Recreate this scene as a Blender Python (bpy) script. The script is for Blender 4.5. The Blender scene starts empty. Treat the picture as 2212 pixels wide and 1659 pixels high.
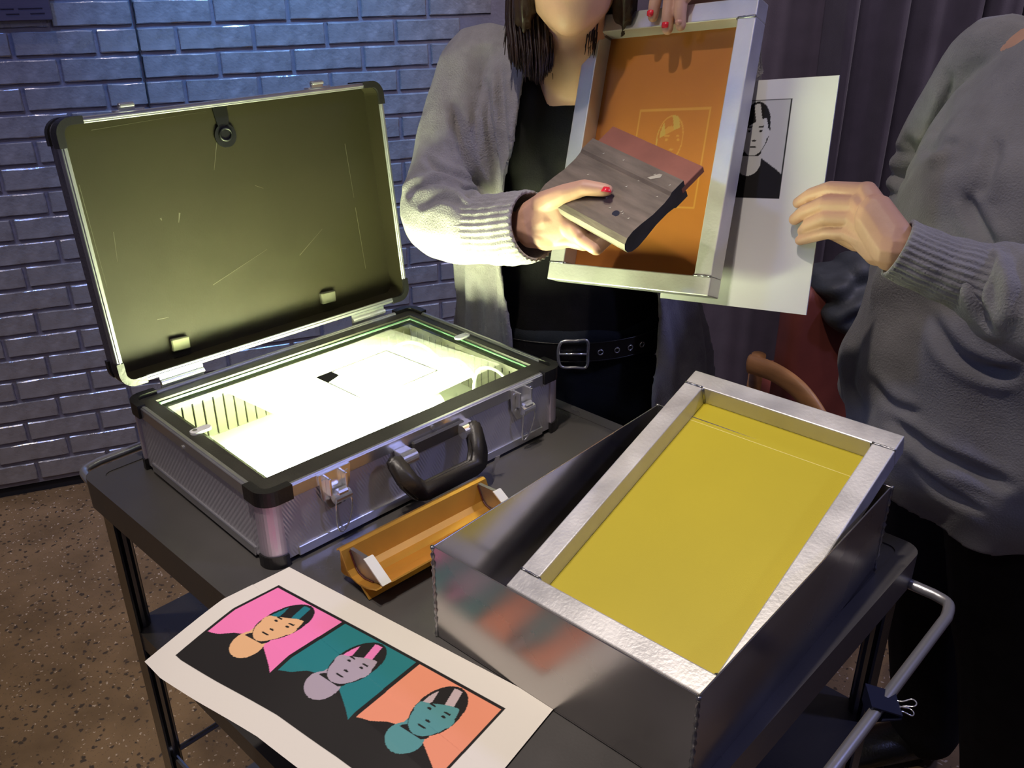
import bpy, bmesh, math, random
import numpy as np
from mathutils import Vector, Matrix, Quaternion, noise
random.seed(7)
V = Vector
SC = bpy.context.scene
COL = SC.collection

# ------------------------------------------------------------------ camera
CAM = V((0, 0, 1.5098))
FW = V((0, 0.899368, -0.437192)); RT = V((0.99998, -0.002761, -0.005679)); UP = V((0.006315, 0.437183, 0.899351))
FPX = 1928.4
cd = bpy.data.cameras.new('camera'); cam = bpy.data.objects.new('camera', cd); COL.objects.link(cam)
cd.sensor_width = 36; cd.lens = 36 * FPX / 2212; cd.clip_start = 0.05; cd.clip_end = 50
m = Matrix.Identity(4)
for i, a in enumerate((RT, UP, -FW)):
    for j in range(3): m[j][i] = a[j]
m.translation = CAM
cam.matrix_world = m
SC.camera = cam

def at(px, py, D):
    return CAM + D * (FW + RT * ((px - 1106) / FPX) - UP * ((py - 829.5) / FPX))
def ray_plane(px, py, o, n):
    d = at(px, py, 1.0) - CAM
    return CAM + d * ((o - CAM).dot(n) / d.dot(n))

# ------------------------------------------------------------------ world, lights, exposure
W = bpy.data.worlds.new('world'); SC.world = W; W.use_nodes = True
W.node_tree.nodes['Background'].inputs[0].default_value = (0.40, 0.36, 0.62, 1)
W.node_tree.nodes['Background'].inputs[1].default_value = 0.10
SC.view_settings.view_transform = 'Standard'; SC.view_settings.look = 'None'
SC.view_settings.exposure = 0.0; SC.view_settings.gamma = 1.0; SC.view_settings.use_curve_mapping = False
SC.cycles.max_bounces = 7; SC.cycles.transparent_max_bounces = 12
SC.cycles.sample_clamp_indirect = 6.0
SC.cycles.use_denoising = True

def light(name, kind, loc, target, energy, color, size=0.2, spot=60, blend=0.4):
    ld = bpy.data.lights.new(name, kind); ld.energy = energy; ld.color = color
    if kind == 'SPOT': ld.spot_size = math.radians(spot); ld.spot_blend = blend; ld.shadow_soft_size = size
    elif kind == 'AREA': ld.shape = 'DISK'; ld.size = size
    o = bpy.data.objects.new(name, ld); COL.objects.link(o); o.location = loc
    o.rotation_euler = (V(target) - V(loc)).to_track_quat('-Z', 'Y').to_euler()
    return o
light('track_spot_warm', 'SPOT', (-0.35, 0.62, 3.3), (0.15, 1.0, 0.9), 74, (1.0, 0.88, 0.76), 0.03, 52, 0.5)
light('fill_table', 'SPOT', (-0.40, 0.30, 3.1), (0.03, 0.72, 0.9), 108, (1.0, 0.89, 0.80), 0.04, 30, 0.7)  # extra lamp added to brighten the print and cart top
light('track_spot_front', 'SPOT', (-1.3, -0.9, 3.1), (0.1, 1.1, 1.0), 14, (1.0, 0.88, 0.78), 0.10, 60, 0.6)
light('track_spot_blue_front', 'SPOT', (-1.7, 0.2, 2.5), (0.25, 1.18, 1.28), 24, (0.30, 0.42, 1.0), 0.08, 30, 0.8)
light('track_spot_blue_wash', 'SPOT', (-0.42, 2.02, 2.5), (-0.64, 2.66, 1.52), 150, (0.18, 0.46, 1.0), 0.04, 54, 1.0)
light('track_spot_blue_left', 'SPOT', (-1.3, 1.3, 2.8), (-1.25, 2.40, 1.2), 66, (0.16, 0.32, 1.0), 0.06, 60, 1.0)
light('track_spot_wall_warm', 'SPOT', (-1.0, 2.03, 3.1), (-1.15, 2.38, 0.5), 34, (1.0, 0.82, 0.74), 0.02, 70, 0.9)
light('fill_floor', 'SPOT', (-1.7, 0.9, 3.0), (-1.35, 1.6, 0.0), 95, (1.0, 0.84, 0.58), 0.10, 62, 0.8)  # added fill lamp that lifts the floor at the left
light('track_spot_violet', 'SPOT', (2.2, 0.4, 2.9), (0.3, 1.3, 1.1), 62, (0.38, 0.42, 1.0), 0.12, 60, 0.6)
light('fill_curtain_side', 'SPOT', (2.4, 1.5, 3.0), (1.0, 2.8, 1.2), 90, (1.0, 0.88, 0.96), 0.2, 90, 0.8)  # added side lamp that brings out the curtain pleats
light('fill_curtain_front', 'SPOT', (0.5, 1.3, 3.2), (0.75, 2.9, 1.3), 105, (1.0, 0.86, 1.0), 0.2, 60, 0.8)  # added frontal fill so the curtain does not go too dark

# ------------------------------------------------------------------ materials
MATS = {}
def mat(name, color, rough=0.5, metal=0.0, bump=0.0, bscale=200.0, var=0.0, vscale=8.0, emit=None, estr=0.0,
        stretch=None, spec=0.5, kind='noise', rvar=0.0, sheen=0.0, coords='Object', vcol=None, alpha=1.0, coat=0.0):
    if name in MATS: return MATS[name]
    mt = bpy.data.materials.new(name); mt.use_nodes = True; nt = mt.node_tree; N = nt.nodes; L = nt.links
    b = N['Principled BSDF']; b.inputs['Base Color'].default_value = (*color, 1); b.inputs['Roughness'].default_value = rough
    b.inputs['Metallic'].default_value = metal; b.inputs['Specular IOR Level'].default_value = spec
    b.inputs['Coat Weight'].default_value = coat
    if sheen: b.inputs['Sheen Weight'].default_value = sheen
    tc = N.new('ShaderNodeTexCoord'); mp = N.new('ShaderNodeMapping'); L.new(tc.outputs[coords], mp.inputs[0])
    if stretch: mp.inputs['Scale'].default_value = stretch
    if vcol:
        a = N.new('ShaderNodeAttribute'); a.attribute_name = vcol; base = a.outputs['Color']
    else:
        base = None
    if var > 0:
        n = N.new('ShaderNodeTexNoise'); n.inputs['Scale'].default_value = vscale; n.inputs['Detail'].default_value = 6
        L.new(mp.outputs[0], n.inputs['Vector'])
        mr = N.new('ShaderNodeMapRange'); mr.inputs[1].default_value = .3; mr.inputs[2].default_value = .7
        mr.inputs[3].default_value = 1 - var; mr.inputs[4].default_value = 1 + var
        L.new(n.outputs[0], mr.inputs[0])
        mx = N.new('ShaderNodeVectorMath'); mx.operation = 'SCALE'
        if base: L.new(base, mx.inputs[0])
        else: mx.inputs[0].default_value = color
        L.new(mr.outputs[0], mx.inputs['Scale']); L.new(mx.outputs[0], b.inputs['Base Color'])
        if rvar:
            m2 = N.new('ShaderNodeMapRange'); m2.inputs[1].default_value = .35; m2.inputs[2].default_value = .65
            m2.inputs[3].default_value = max(0.02, rough - rvar); m2.inputs[4].default_value = rough + rvar
            L.new(n.outputs[0], m2.inputs[0]); L.new(m2.outputs[0], b.inputs['Roughness'])
    elif base: L.new(base, b.inputs['Base Color'])
    if bump > 0:
        if kind == 'noise':
            t = N.new('ShaderNodeTexNoise'); t.inputs['Scale'].default_value = bscale; t.inputs['Detail'].default_value = 3
            out = t.outputs[0]
        elif kind == 'wave':
            t = N.new('ShaderNodeTexWave'); t.inputs['Scale'].default_value = bscale; out = t.outputs['Fac']
        elif kind == 'voronoi':
            t = N.new('ShaderNodeTexVoronoi'); t.inputs['Scale'].default_value = bscale; out = t.outputs['Distance']
        L.new(mp.outputs[0], t.inputs['Vector'])
        bp = N.new('ShaderNodeBump'); bp.inputs['Strength'].default_value = bump; bp.inputs['Distance'].default_value = 0.002
        L.new(out, bp.inputs['Height']); L.new(bp.outputs[0], b.inputs['Normal'])
    if emit:
        b.inputs['Emission Color'].default_value = (*emit, 1); b.inputs['Emission Strength'].default_value = estr
    MATS[name] = mt
    return mt

BRICK = mat('brick_paint', (0.36, 0.36, 0.38), 0.30, 0.45, 0.6, 90, 0.14, 25, rvar=0.10)
MORTAR = mat('mortar_paint', (0.20, 0.19, 0.23), 0.5, 0.2, 0.4, 120, 0.1, 20)
STEEL = mat('cart_steel', (0.125, 0.118, 0.114), 0.34, 0.5, 0.05, 300, 0.12, 5, rvar=0.08)
STEELTUBE = mat('tube_steel', (0.30, 0.31, 0.34), 0.25, 1.0, 0.03, 200, 0.1, 15)
ALU = mat('frame_aluminium', (0.66, 0.65, 0.65), 0.42, 0.6, 0.12, 260, 0.12, 14, rvar=0.1)
SHEET = mat('sheet_aluminium', (0.45, 0.43, 0.425), 0.24, 0.93, 0.03, 60, 0.07, 6, rvar=0.05)
WELD = mat('weld_metal', (0.33, 0.33, 0.35), 0.35, 1.0, 0.5, 300, 0.3, 60)
CHROME = mat('chrome', (0.80, 0.80, 0.82), 0.20, 0.85)
RAIL = mat('rail_aluminium', (0.62, 0.62, 0.64), 0.28, 0.85, 0.03, 200, 0.05, 20)
POST = mat('post_aluminium', (0.66, 0.58, 0.66), 0.42, 0.55, 0.03, 200, 0.04, 20)
BLACKP = mat('black_plastic', (0.016, 0.015, 0.015), 0.32, 0.0, 0.1, 300)
BORDER = mat('black_border_board', (0.030, 0.028, 0.022), 0.5, 0, 0.1, 400, 0.2, 30)
LIDLIN = mat('lid_liner_olive', (0.0195, 0.0165, 0.0085), 0.55, 0.0, 0.05, 500, 0.10, 5, spec=0.15)
LINER = mat('case_liner', (0.030, 0.030, 0.016), 0.6, 0.0, 0.05, 300, 0.08, 9)
WHITEP = mat('white_plastic', (0.75, 0.75, 0.72), 0.4)
SKIN = mat('skin', (0.60, 0.345, 0.245), 0.48, 0, 0.12, 220, 0.08, 25, spec=0.4)
NAIL = mat('nail_polish', (0.80, 0.025, 0.045), 0.15, 0, spec=0.6, coat=0.5)
KNIT = mat('grey_knit', (0.335, 0.315, 0.325), 0.9, 0, 0.9, 420, 0.10, 60, sheen=0.25, spec=0.15)
KNIT2 = mat('grey_sweater_knit', (0.27, 0.262, 0.275), 0.9, 0, 0.8, 380, 0.10, 30, sheen=0.2, spec=0.15)
BLACKC = mat('black_cloth', (0.010, 0.009, 0.010), 0.85, 0, 0.3, 500, 0.2, 30, spec=0.2)
DARKJ = mat('dark_trousers', (0.010, 0.013, 0.018), 0.8, 0, 0.3, 500, 0.2, 20, spec=0.25)
LEATHER = mat('black_leather', (0.012, 0.011, 0.011), 0.3, 0, 0.3, 200)
HAIR = mat('dark_brown_hair', (0.022, 0.010, 0.008), 0.42, 0, 0.2, 300, 0.4, 60, spec=0.4)
HAIR2 = mat('auburn_hair', (0.20, 0.07, 0.03), 0.45, 0, 0.2, 300, 0.3, 60)
WOOD = mat('squeegee_wood', (0.172, 0.136, 0.105), 0.6, 0, 0.3, 60, 0.30, 22, stretch=(1, 4, 4))
ENDW = mat('squeegee_end_grain', (0.035, 0.035, 0.045), 0.7, 0, 0.2, 90, 0.3, 40)
RUBBER = mat('red_brown_rubber', (0.34, 0.115, 0.075), 0.55, 0, 0.1, 200, 0.12, 30)
ORANGEM = mat('orange_emulsion', (0.46, 0.150, 0.018), 0.5, 0, 0.03, 900, 0.06, 10, vcol='Col', spec=.3)
YELLOWM = mat('yellow_mesh', (0.50, 0.405, 0.014), 0.55, 0, 0.05, 900, 0.05, 5)
GOLD = mat('gold_anodised', (0.72, 0.38, 0.07), 0.36, 0.75, 0.03, 300, 0.07, 20)
PRINT = mat('printed_sheet', (1, 1, 1), 0.62, 0, 0.03, 300, vcol='Col', spec=0.3)
CURT = mat('purple_grey_curtain', (0.100, 0.084, 0.105), 0.9, 0, 0.3, 300, 0.12, 12, sheen=0.2, spec=0.1)
REDC = mat('red_brown_upholstery', (0.20, 0.045, 0.030), 0.6, 0, 0.15, 60, 0.2, 8)
BENT = mat('bent_wood', (0.42, 0.20, 0.075), 0.45, 0, 0.1, 60, 0.2, 12, stretch=(1, 1, 5))
JACKET = mat('dark_jacket', (0.045, 0.050, 0.055), 0.6, 0, 0.3, 200, 0.3, 20)
TUBE = mat('tube_light', (1, 1, 1), 0.4, emit=(1.0, 1.0, 0.66), estr=165)
CABLE = mat('white_cable', (0.8, 0.8, 0.72), 0.4)
REFL = mat('bounce_white', (0.35, 0.35, 0.30), 0.5)
GLEDGE = mat('green_glass_edge', (0.10, 0.22, 0.12), 0.1, 0, spec=0.5)
ALUTEX = None

def tex_panel():
    """pressed aluminium skin with a fine diagonal diamond relief"""
    mt = mat('diamond_aluminium', (0.62, 0.60, 0.64), 0.45, 0.5)
    nt = mt.node_tree; N = nt.nodes; L = nt.links; b = N['Principled BSDF']
    tc = N.new('ShaderNodeTexCoord')
    vals = []
    for ang in (0.9, -0.9):
        mp = N.new('ShaderNodeMapping'); mp.inputs['Rotation'].default_value = (ang, ang, ang * 0.0)
        L.new(tc.outputs['Object'], mp.inputs[0])
        w = N.new('ShaderNodeTexWave'); w.inputs['Scale'].default_value = 120; w.bands_direction = 'DIAGONAL'
        L.new(mp.outputs[0], w.inputs['Vector']); vals.append(w.outputs['Fac'])
    mx = N.new('ShaderNodeMath'); mx.operation = 'MULTIPLY'; L.new(vals[0], mx.inputs[0]); L.new(vals[1], mx.inputs[1])
    bp = N.new('ShaderNodeBump'); bp.inputs['Strength'].default_value = 0.55; bp.inputs['Distance'].default_value = 0.001
    L.new(mx.outputs[0], bp.inputs['Height']); L.new(bp.outputs[0], b.inputs['Normal'])
    return mt
DIAM = tex_panel()

def floor_mat():
    mt = bpy.data.materials.new('terrazzo_floor'); mt.use_nodes = True; N = mt.node_tree.nodes; L = mt.node_tree.links
    b = N['Principled BSDF']; tc = N.new('ShaderNodeTexCoord')
    n = N.new('ShaderNodeTexNoise'); n.inputs['Scale'].default_value = 7; n.inputs['Detail'].default_value = 8
    L.new(tc.outputs['Object'], n.inputs['Vector'])
    r = N.new('ShaderNodeValToRGB'); r.color_ramp.elements[0].position = .3; r.color_ramp.elements[1].position = .75
    r.color_ramp.elements[0].color = (0.150, 0.095, 0.045, 1); r.color_ramp.elements[1].color = (0.29, 0.19, 0.10, 1)
    L.new(n.outputs[0], r.inputs[0]); last = r.outputs[0]
    for sc, lo, hi, c in ((62, .24, .34, (0.055, 0.038, 0.024, 1)), (90, .17, .24, (0.55, 0.45, 0.36, 1)), (170, .16, .25, (0.09, 0.06, 0.04, 1))):
        v = N.new('ShaderNodeTexVoronoi'); v.inputs['Scale'].default_value = sc; v.inputs['Randomness'].default_value = 1
        nn = N.new('ShaderNodeTexNoise'); nn.inputs['Scale'].default_value = sc * .9
        vm = N.new('ShaderNodeVectorMath'); vm.operation = 'MULTIPLY_ADD'; vm.inputs[1].default_value = (.02,) * 3
        L.new(tc.outputs['Object'], nn.inputs['Vector']); L.new(nn.outputs['Color'], vm.inputs[0]); L.new(tc.outputs['Object'], vm.inputs[2])
        L.new(vm.outputs[0], v.inputs['Vector'])
        mr = N.new('ShaderNodeMapRange'); mr.inputs[1].default_value = lo; mr.inputs[2].default_value = hi
        mr.inputs[3].default_value = 1; mr.inputs[4].default_value = 0; L.new(v.outputs['Distance'], mr.inputs[0])
        # only a share of the cells carries a chip
        gt = N.new('ShaderNodeMath'); gt.operation = 'GREATER_THAN'; gt.inputs[1].default_value = 0.5
        sp = N.new('ShaderNodeSeparateColor'); L.new(v.outputs['Color'], sp.inputs[0]); L.new(sp.outputs[0], gt.inputs[0])
        mu = N.new('ShaderNodeMath'); mu.operation = 'MULTIPLY'; L.new(mr.outputs[0], mu.inputs[0]); L.new(gt.outputs[0], mu.inputs[1])
        mx = N.new('ShaderNodeMix'); mx.data_type = 'RGBA'; L.new(mu.outputs[0], mx.inputs[0]); L.new(last, mx.inputs[6])
        mx.inputs[7].default_value = c; last = mx.outputs[2]
    L.new(last, b.inputs['Base Color']); b.inputs['Roughness'].default_value = 0.55
    return mt
FLOOR = floor_mat()

def glass_mat(name, tint, gloss_rough=0.02, extra=0.0, extra_col=(1, 1, 1, 1)):
    mt = bpy.data.materials.new(name); mt.use_nodes = True; N = mt.node_tree.nodes; L = mt.node_tree.links
    N.remove(N['Principled BSDF']); out = N['Material Output']
    tr = N.new('ShaderNodeBsdfTransparent'); tr.inputs[0].default_value = (*tint, 1)
    gl = N.new('ShaderNodeBsdfGlossy'); gl.inputs['Roughness'].default_value = gloss_rough
    fr = N.new('ShaderNodeLayerWeight'); pw = N.new('ShaderNodeMath'); pw.operation = 'POWER'; pw.inputs[1].default_value = 5; L.new(fr.outputs['Facing'], pw.inputs[0])
    ad = N.new('ShaderNodeMath'); ad.operation = 'MULTIPLY_ADD'; ad.inputs[1].default_value = .9; ad.inputs[2].default_value = .035; L.new(pw.outputs[0], ad.inputs[0])
    mx = N.new('ShaderNodeMixShader'); L.new(ad.outputs[0], mx.inputs[0]); L.new(tr.outputs[0], mx.inputs[1]); L.new(gl.outputs[0], mx.inputs[2])
    last = mx.outputs[0]
    if extra:
        tl = N.new('ShaderNodeBsdfTranslucent'); tl.inputs[0].default_value = extra_col
        df = N.new('ShaderNodeBsdfDiffuse'); df.inputs[0].default_value = extra_col
        m1 = N.new('ShaderNodeMixShader'); m1.inputs[0].default_value = .4; L.new(tl.outputs[0], m1.inputs[1]); L.new(df.outputs[0], m1.inputs[2])
        m2 = N.new('ShaderNodeMixShader'); m2.inputs[0].default_value = extra; L.new(last, m2.inputs[1]); L.new(m1.outputs[0], m2.inputs[2]); last = m2.outputs[0]
    L.new(last, out.inputs[0])
    return mt
GLASS = glass_mat('clear_glass', (0.90, 0.95, 0.88))
FILM = glass_mat('clear_film', (0.95, 0.95, 0.92), 0.1, 0.12, (0.9, 0.9, 0.85, 1))

# ------------------------------------------------------------------ object helpers
def empty(name, label, cat, loc=(0, 0, 0), rot=None, group=None):
    o = bpy.data.objects.new(name, None); COL.objects.link(o); o.empty_display_size = 0.05
    M = rot.to_4x4() if isinstance(rot, Matrix) else Matrix.Rotation(rot or 0, 4, 'Z')
    M.translation = V(loc); o.matrix_world = M
    o['label'] = label; o['category'] = cat
    if group: o['group'] = group
    return o
def tag(o, label, cat, group=None):
    o['label'] = label; o['category'] = cat
    if group: o['group'] = group
    return o
def link(name, me, mt, parent=None, kind=None, label=None, smooth=False):
    o = bpy.data.objects.new(name, me); COL.objects.link(o)
    for x in (mt if isinstance(mt, (list, tuple)) else [mt]): me.materials.append(x)
    if smooth: me.shade_smooth()
    if parent: o.parent = parent
    if kind: o['kind'] = kind
    if label: o['label'] = label
    return o
def obj(name, bm, mt, parent=None, smooth=False, kind=None, label=None):
    me = bpy.data.meshes.new(name); bmesh.ops.recalc_face_normals(bm, faces=bm.faces); bm.to_mesh(me); bm.free()
    return link(name, me, mt, parent, kind, label, smooth)
def pydata(name, vs, fs, mt, parent=None, smooth=True, kind=None, label=None):
    me = bpy.data.meshes.new(name); me.from_pydata([tuple(v) for v in vs], [], fs); me.update()
    return link(name, me, mt, parent, kind, label, smooth)
def BM(): return bmesh.new()
def box(bm, lo, hi, bev=0.0, M=None, seg=1):
    lo, hi = V(lo), V(hi)
    r = bmesh.ops.create_cube(bm, size=1.0); vs = r['verts']
    for v in vs: v.co = V(((v.co.x + .5) * (hi.x - lo.x) + lo.x, (v.co.y + .5) * (hi.y - lo.y) + lo.y, (v.co.z + .5) * (hi.z - lo.z) + lo.z))
    if bev > 0:
        es = list({e for v in vs for e in v.link_edges})
        rr = bmesh.ops.bevel(bm, geom=es, offset=bev, segments=seg, affect='EDGES', profile=0.5)
        vs = list({v for f in rr['faces'] for v in f.verts} | {v for v in vs if v.is_valid})
    if M is not None:
        for v in vs: v.co = M @ v.co
    return bm
def frames(pts):
    n = len(pts); T = []
    for i in range(n):
        a = pts[max(0, i - 1)]; b = pts[min(n - 1, i + 1)]; T.append((b - a).normalized())
    up = V((0, 0, 1)) if abs(T[0].z) < .9 else V((1, 0, 0))
    N = [(up - T[0] * up.dot(T[0])).normalized()]
    for i in range(1, n):
        v = N[-1] - T[i] * N[-1].dot(T[i]); N.append(v.normalized())
    return T, N, [T[i].cross(N[i]) for i in range(n)]
def tube(bm, pts, r, seg=10, closed=False, flat=1.0):
    pts = [V(p) for p in pts]; T, N, B = frames(pts); n = len(pts)
    rs = r if isinstance(r, (list, tuple)) else [r] * n
    if closed:
        for i in range(n):
            T[i] = (pts[(i + 1) % n] - pts[i - 1]).normalized()
            N[i] = (N[i] - T[i] * N[i].dot(T[i])).normalized(); B[i] = T[i].cross(N[i])
    R = []
    for i in range(n):
        R.append([bm.verts.new(pts[i] + (N[i] * math.cos(2 * math.pi * k / seg) + B[i] * math.sin(2 * math.pi * k / seg) * flat) * rs[i]) for k in range(seg)])
    for i in range(n if closed else n - 1):
        a, b = R[i], R[(i + 1) % n]
        for k in range(seg): bm.faces.new((a[k], a[(k + 1) % seg], b[(k + 1) % seg], b[k]))
    if not closed:
        bm.faces.new(R[0][::-1]); bm.faces.new(R[-1])
    return bm
def spline(pts, n=8, closed=False):
    pts = [V(p) for p in pts]; out = []; m = len(pts)
    for i in range(m if closed else m - 1):
        if closed: p0, p1, p2, p3 = pts[i - 1], pts[i], pts[(i + 1) % m], pts[(i + 2) % m]
        else: p0, p1, p2, p3 = pts[max(0, i - 1)], pts[i], pts[i + 1], pts[min(m - 1, i + 2)]
        for k in range(n):
            t = k / n
            out.append(0.5 * ((2 * p1) + (p2 - p0) * t + (2 * p0 - 5 * p1 + 4 * p2 - p3) * t * t + (3 * p1 - p0 - 3 * p2 + p3) * t ** 3))
    if not closed: out.append(pts[-1])
    return out
def interp(xs, ys, x):
    return float(np.interp(x, xs, ys))
def prism(bm, poly, z0, z1, M=None):
    """polygon in xy pulled from z0 to z1"""
    a = [bm.verts.new((x, y, z0)) for x, y in poly]; b = [bm.verts.new((x, y, z1)) for x, y in poly]
    n = len(poly)
    bm.faces.new(a[::-1]); bm.faces.new(b)
    for i in range(n): bm.faces.new((a[i], a[(i + 1) % n], b[(i + 1) % n], b[i]))
    if M is not None:
        for v in a + b: v.co = M @ v.co
    return bm
def ring_prism(bm, outer, inner, z0, z1):
    n = len(outer); A = [[bm.verts.new((x, y, z)) for x, y in P] for P in (outer, inner) for z in (z0, z1)]
    o0, o1, i0, i1 = A
    for i in range(n):
        j = (i + 1) % n
        for q in ((o0[i], o0[j], o1[j], o1[i]), (i0[j], i0[i], i1[i], i1[j]), (o1[i], o1[j], i1[j], i1[i]), (o0[j], o0[i], i0[i], i0[j])): bm.faces.new(q)
    return bm
def rrect(x0, y0, x1, y1, r, n=5):
    P = []
    for cx, cy, a0 in ((x1 - r, y1 - r, 0), (x0 + r, y1 - r, 90), (x0 + r, y0 + r, 180), (x1 - r, y0 + r, 270)):
        for k in range(n + 1):
            a = math.radians(a0 + 90 * k / n); P.append((cx + r * math.cos(a), cy + r * math.sin(a)))
    return P
def copy_of(o, parent=None, M=None):
    c = o.copy(); COL.objects.link(c)
    if parent: c.parent = parent
    return c

# ------------------------------------------------------------------ setting: floor, brick wall, back wall, curtains
FZ = 0.0
b = BM(); box(b, (-4, -1.5, -0.1), (5, 5.2, 0.0)); o = obj('floor', b, FLOOR, kind='structure')
b = BM(); box(b, (-4, 4.6, 0.0), (5, 4.7, 3.2)); obj('wall_back', b, mat('dark_back_wall', (0.03, 0.026, 0.035), 0.9), kind='structure')
WY = 0.3592; WD = 2.725
wall_M = Matrix.Rotation(WY, 4, 'Z'); n_ = V((-math.sin(WY), math.cos(WY), 0)); wall_M.translation = n_ * WD
# wall-local: x along the wall, y into the wall, z up
b = BM(); box(b, (-1.75, 0.0, 0.035), (1.45, 0.05, 2.45)); wall = obj('wall_left', b, MORTAR, kind='structure'); wall.matrix_world = wall_M
PITCH, BL = 0.0679, 0.2007
variants = []
def brick_mesh(length, seed):
    rnd = random.Random(seed); h = 0.0560; dep = 0.0068; e_ = 0.0022
    m_ = max(1, int(6 * length / .19)); xs = [0] + [e_ + (length - 2 * e_) * i / m_ for i in range(m_ + 1)] + [length]
    zs_ = [0, e_, h * .5, h - e_, h]; nx, nz = len(xs) - 1, 4
    vs = []; fs = []
    for j in range(nz + 1):
        for i in range(nx + 1):
            ed = (i in (0, nx)) or (j in (0, nz)); ed2 = (i in (1, nx - 1)) or (j in (1, nz - 1))
            y = -dep + (0.0030 if ed else 0.0) + rnd.uniform(-.0006, .0006)
            vs.append((xs[i] + (rnd.uniform(-.001, .001) if ed2 or ed else 0), y, zs_[j] + (rnd.uniform(-.0011, .0011) if ed or ed2 else 0)))
    W1 = nx + 1
    for j in range(nz):
        for i in range(nx): fs.append((j * W1 + i, j * W1 + i + 1, (j + 1) * W1 + i + 1, (j + 1) * W1 + i))
    rim = [i for i in range(nx + 1)] + [j * W1 + nx for j in range(1, nz + 1)] + [nz * W1 + i for i in range(nx - 1, -1, -1)] + [j * W1 for j in range(nz - 1, 0, -1)]
    k0 = len(vs)
    for q in rim: vs.append((vs[q][0], 0.002, vs[q][2]))
    for t in range(len(rim)):
        u = (t + 1) % len(rim); fs.append((rim[t], k0 + t, k0 + u, rim[u]))
    me = bpy.data.meshes.new('brick'); me.from_pydata(vs, [], fs); me.materials.append(BRICK); return me
full = [brick_mesh(0.1895, s) for s in range(10)]
Z0 = 1.5098 - (1.5098 - 1.3061) * 0.891; U0 = -0.1592 * 0.891 - 0.006 - 0.1
SEAM = -0.0335
nb = 0
sign_r = -0.613; sign_b = 1.365
for row in range(-6, 20):
    ztop = Z0 - row * PITCH
    if ztop - 0.056 < 0.036: continue
    off = (0 if row % 2 == 1 else 0.5) * BL
    for k in range(-9, 10):
        x0 = -0.1305 + (0.5 * BL if row % 2 else 0) + k * BL
        if x0 < -1.75 or x0 > 0.85: continue
        parts = [(x0, 0.1895)]
        if x0 < SEAM - .02 and x0 + .1895 > SEAM + .02: parts = [(x0, SEAM - .0015 - x0), (SEAM + .0015, x0 + .1895 - SEAM - .0015)]
        for px0, ln in parts:
            me = full[random.randrange(10)] if ln > .189 else brick_mesh(ln, nb)
            o = bpy.data.objects.new('brick', me); COL.objects.link(o); o.parent = wall
            o.location = (px0, 0.0, ztop - 0.056); nb += 1
b = BM(); box(b, (SEAM - .0014, -0.0072, 0.036), (SEAM + .0012, 0.004, 2.2)); obj('panel_seam', b, mat('seam_shadow_gap', (0.01, 0.01, 0.014), .8), wall)
b = BM(); box(b, (-1.75, 0.008, 0.0), (1.45, 0.045, 0.035)); o = obj('gap_shade_strip', b, mat('gap_shade', (0.008, 0.008, 0.012), .8), kind='structure'); o.matrix_world = wall_M  # near-black strip put in for the shade of the gap under the panel
# dark notice board at the top left of the brick wall
sg = empty('wall_sign', 'dark purple-grey plate with faint small print on the brick wall, top left corner', 'sign', (0, 0, 0)); sg.matrix_world = wall_M
b = BM(); box(b, (-0.62, -0.022, 1.356), (-0.226, -0.0095, 1.56), .002); obj('board', b, mat('sign_board', (0.075, 0.06, 0.085), .6, 0, .1, 60, .1, 9, stretch=(1, 1, 14)), sg)
b = BM()
for i, (x0, x1, z) in enumerate(((-.275, -.242, 1.372), (-.33, -.30, 1.372), (-.30, -.245, 1.384), (-.34, -.31, 1.384))): box(b, (x0, -0.0232, z), (x1, -0.0215, z + .0022))
obj('small_print', b, mat('sign_ink', (0.02, 0.015, 0.03), .6), sg, kind='stuff')

def curtain(name, label, pts_x, y, z0, z1, fold, seed, mt=CURT, yaw=0.0):
    """one hanging cloth: folds follow a smooth profile along x"""
    rnd = random.Random(seed); n = int((pts_x[1] - pts_x[0]) / 0.012); nz = 14; vs = []; fs = []
    for j in range(nz + 1):
        t = j / nz; z = z1 + (z0 - z1) * t
        for i in range(n + 1):
            x = pts_x[0] + (pts_x[1] - pts_x[0]) * i / n
            w = noise.noise(V((x * 3.1 + seed, t * .35, 0))) * 3.0
            d = fold(x) * (math.sin(x * 46 + w * 1.7) * .6 + .35 * math.sin(x * 81 + w * 2.3 + 1.3)) * (0.85 + .3 * t)
            vs.append((x + .01 * math.sin(t * 5 + x * 9), y + d + .012 * math.sin(x * 5 + t * 2), z))
    for j in range(nz):
        for i in range(n): a = j * (n + 1) + i; fs.append((a, a + 1, a + n + 2, a + n + 1))
    k = len(vs); m_ = k
    vs += [(a, b_ + .006, c) for a, b_, c in vs]; fs += [tuple(q + k for q in f[::-1]) for f in fs]
    o = pydata(name, vs, fs, mt); tag(o, label, 'curtain')
    return o
curtain('curtain', 'flat purple-grey curtain behind the raised silk screen frame', (0.22, 1.02), 3.02, 0.01, 3.0, lambda x: 0.012 + max(0, x - .9) * .2, 3)
curtain('curtain', 'darker pleated curtain between the white sheet and the sweater shoulder', (0.99, 3.1), 2.94, 0.01, 3.0, lambda x: 0.105, 11, mat('dark_purple_curtain', (0.085, 0.074, 0.098), .9, 0, .3, 300, .12, 12, sheen=.2, spec=.1))

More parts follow.
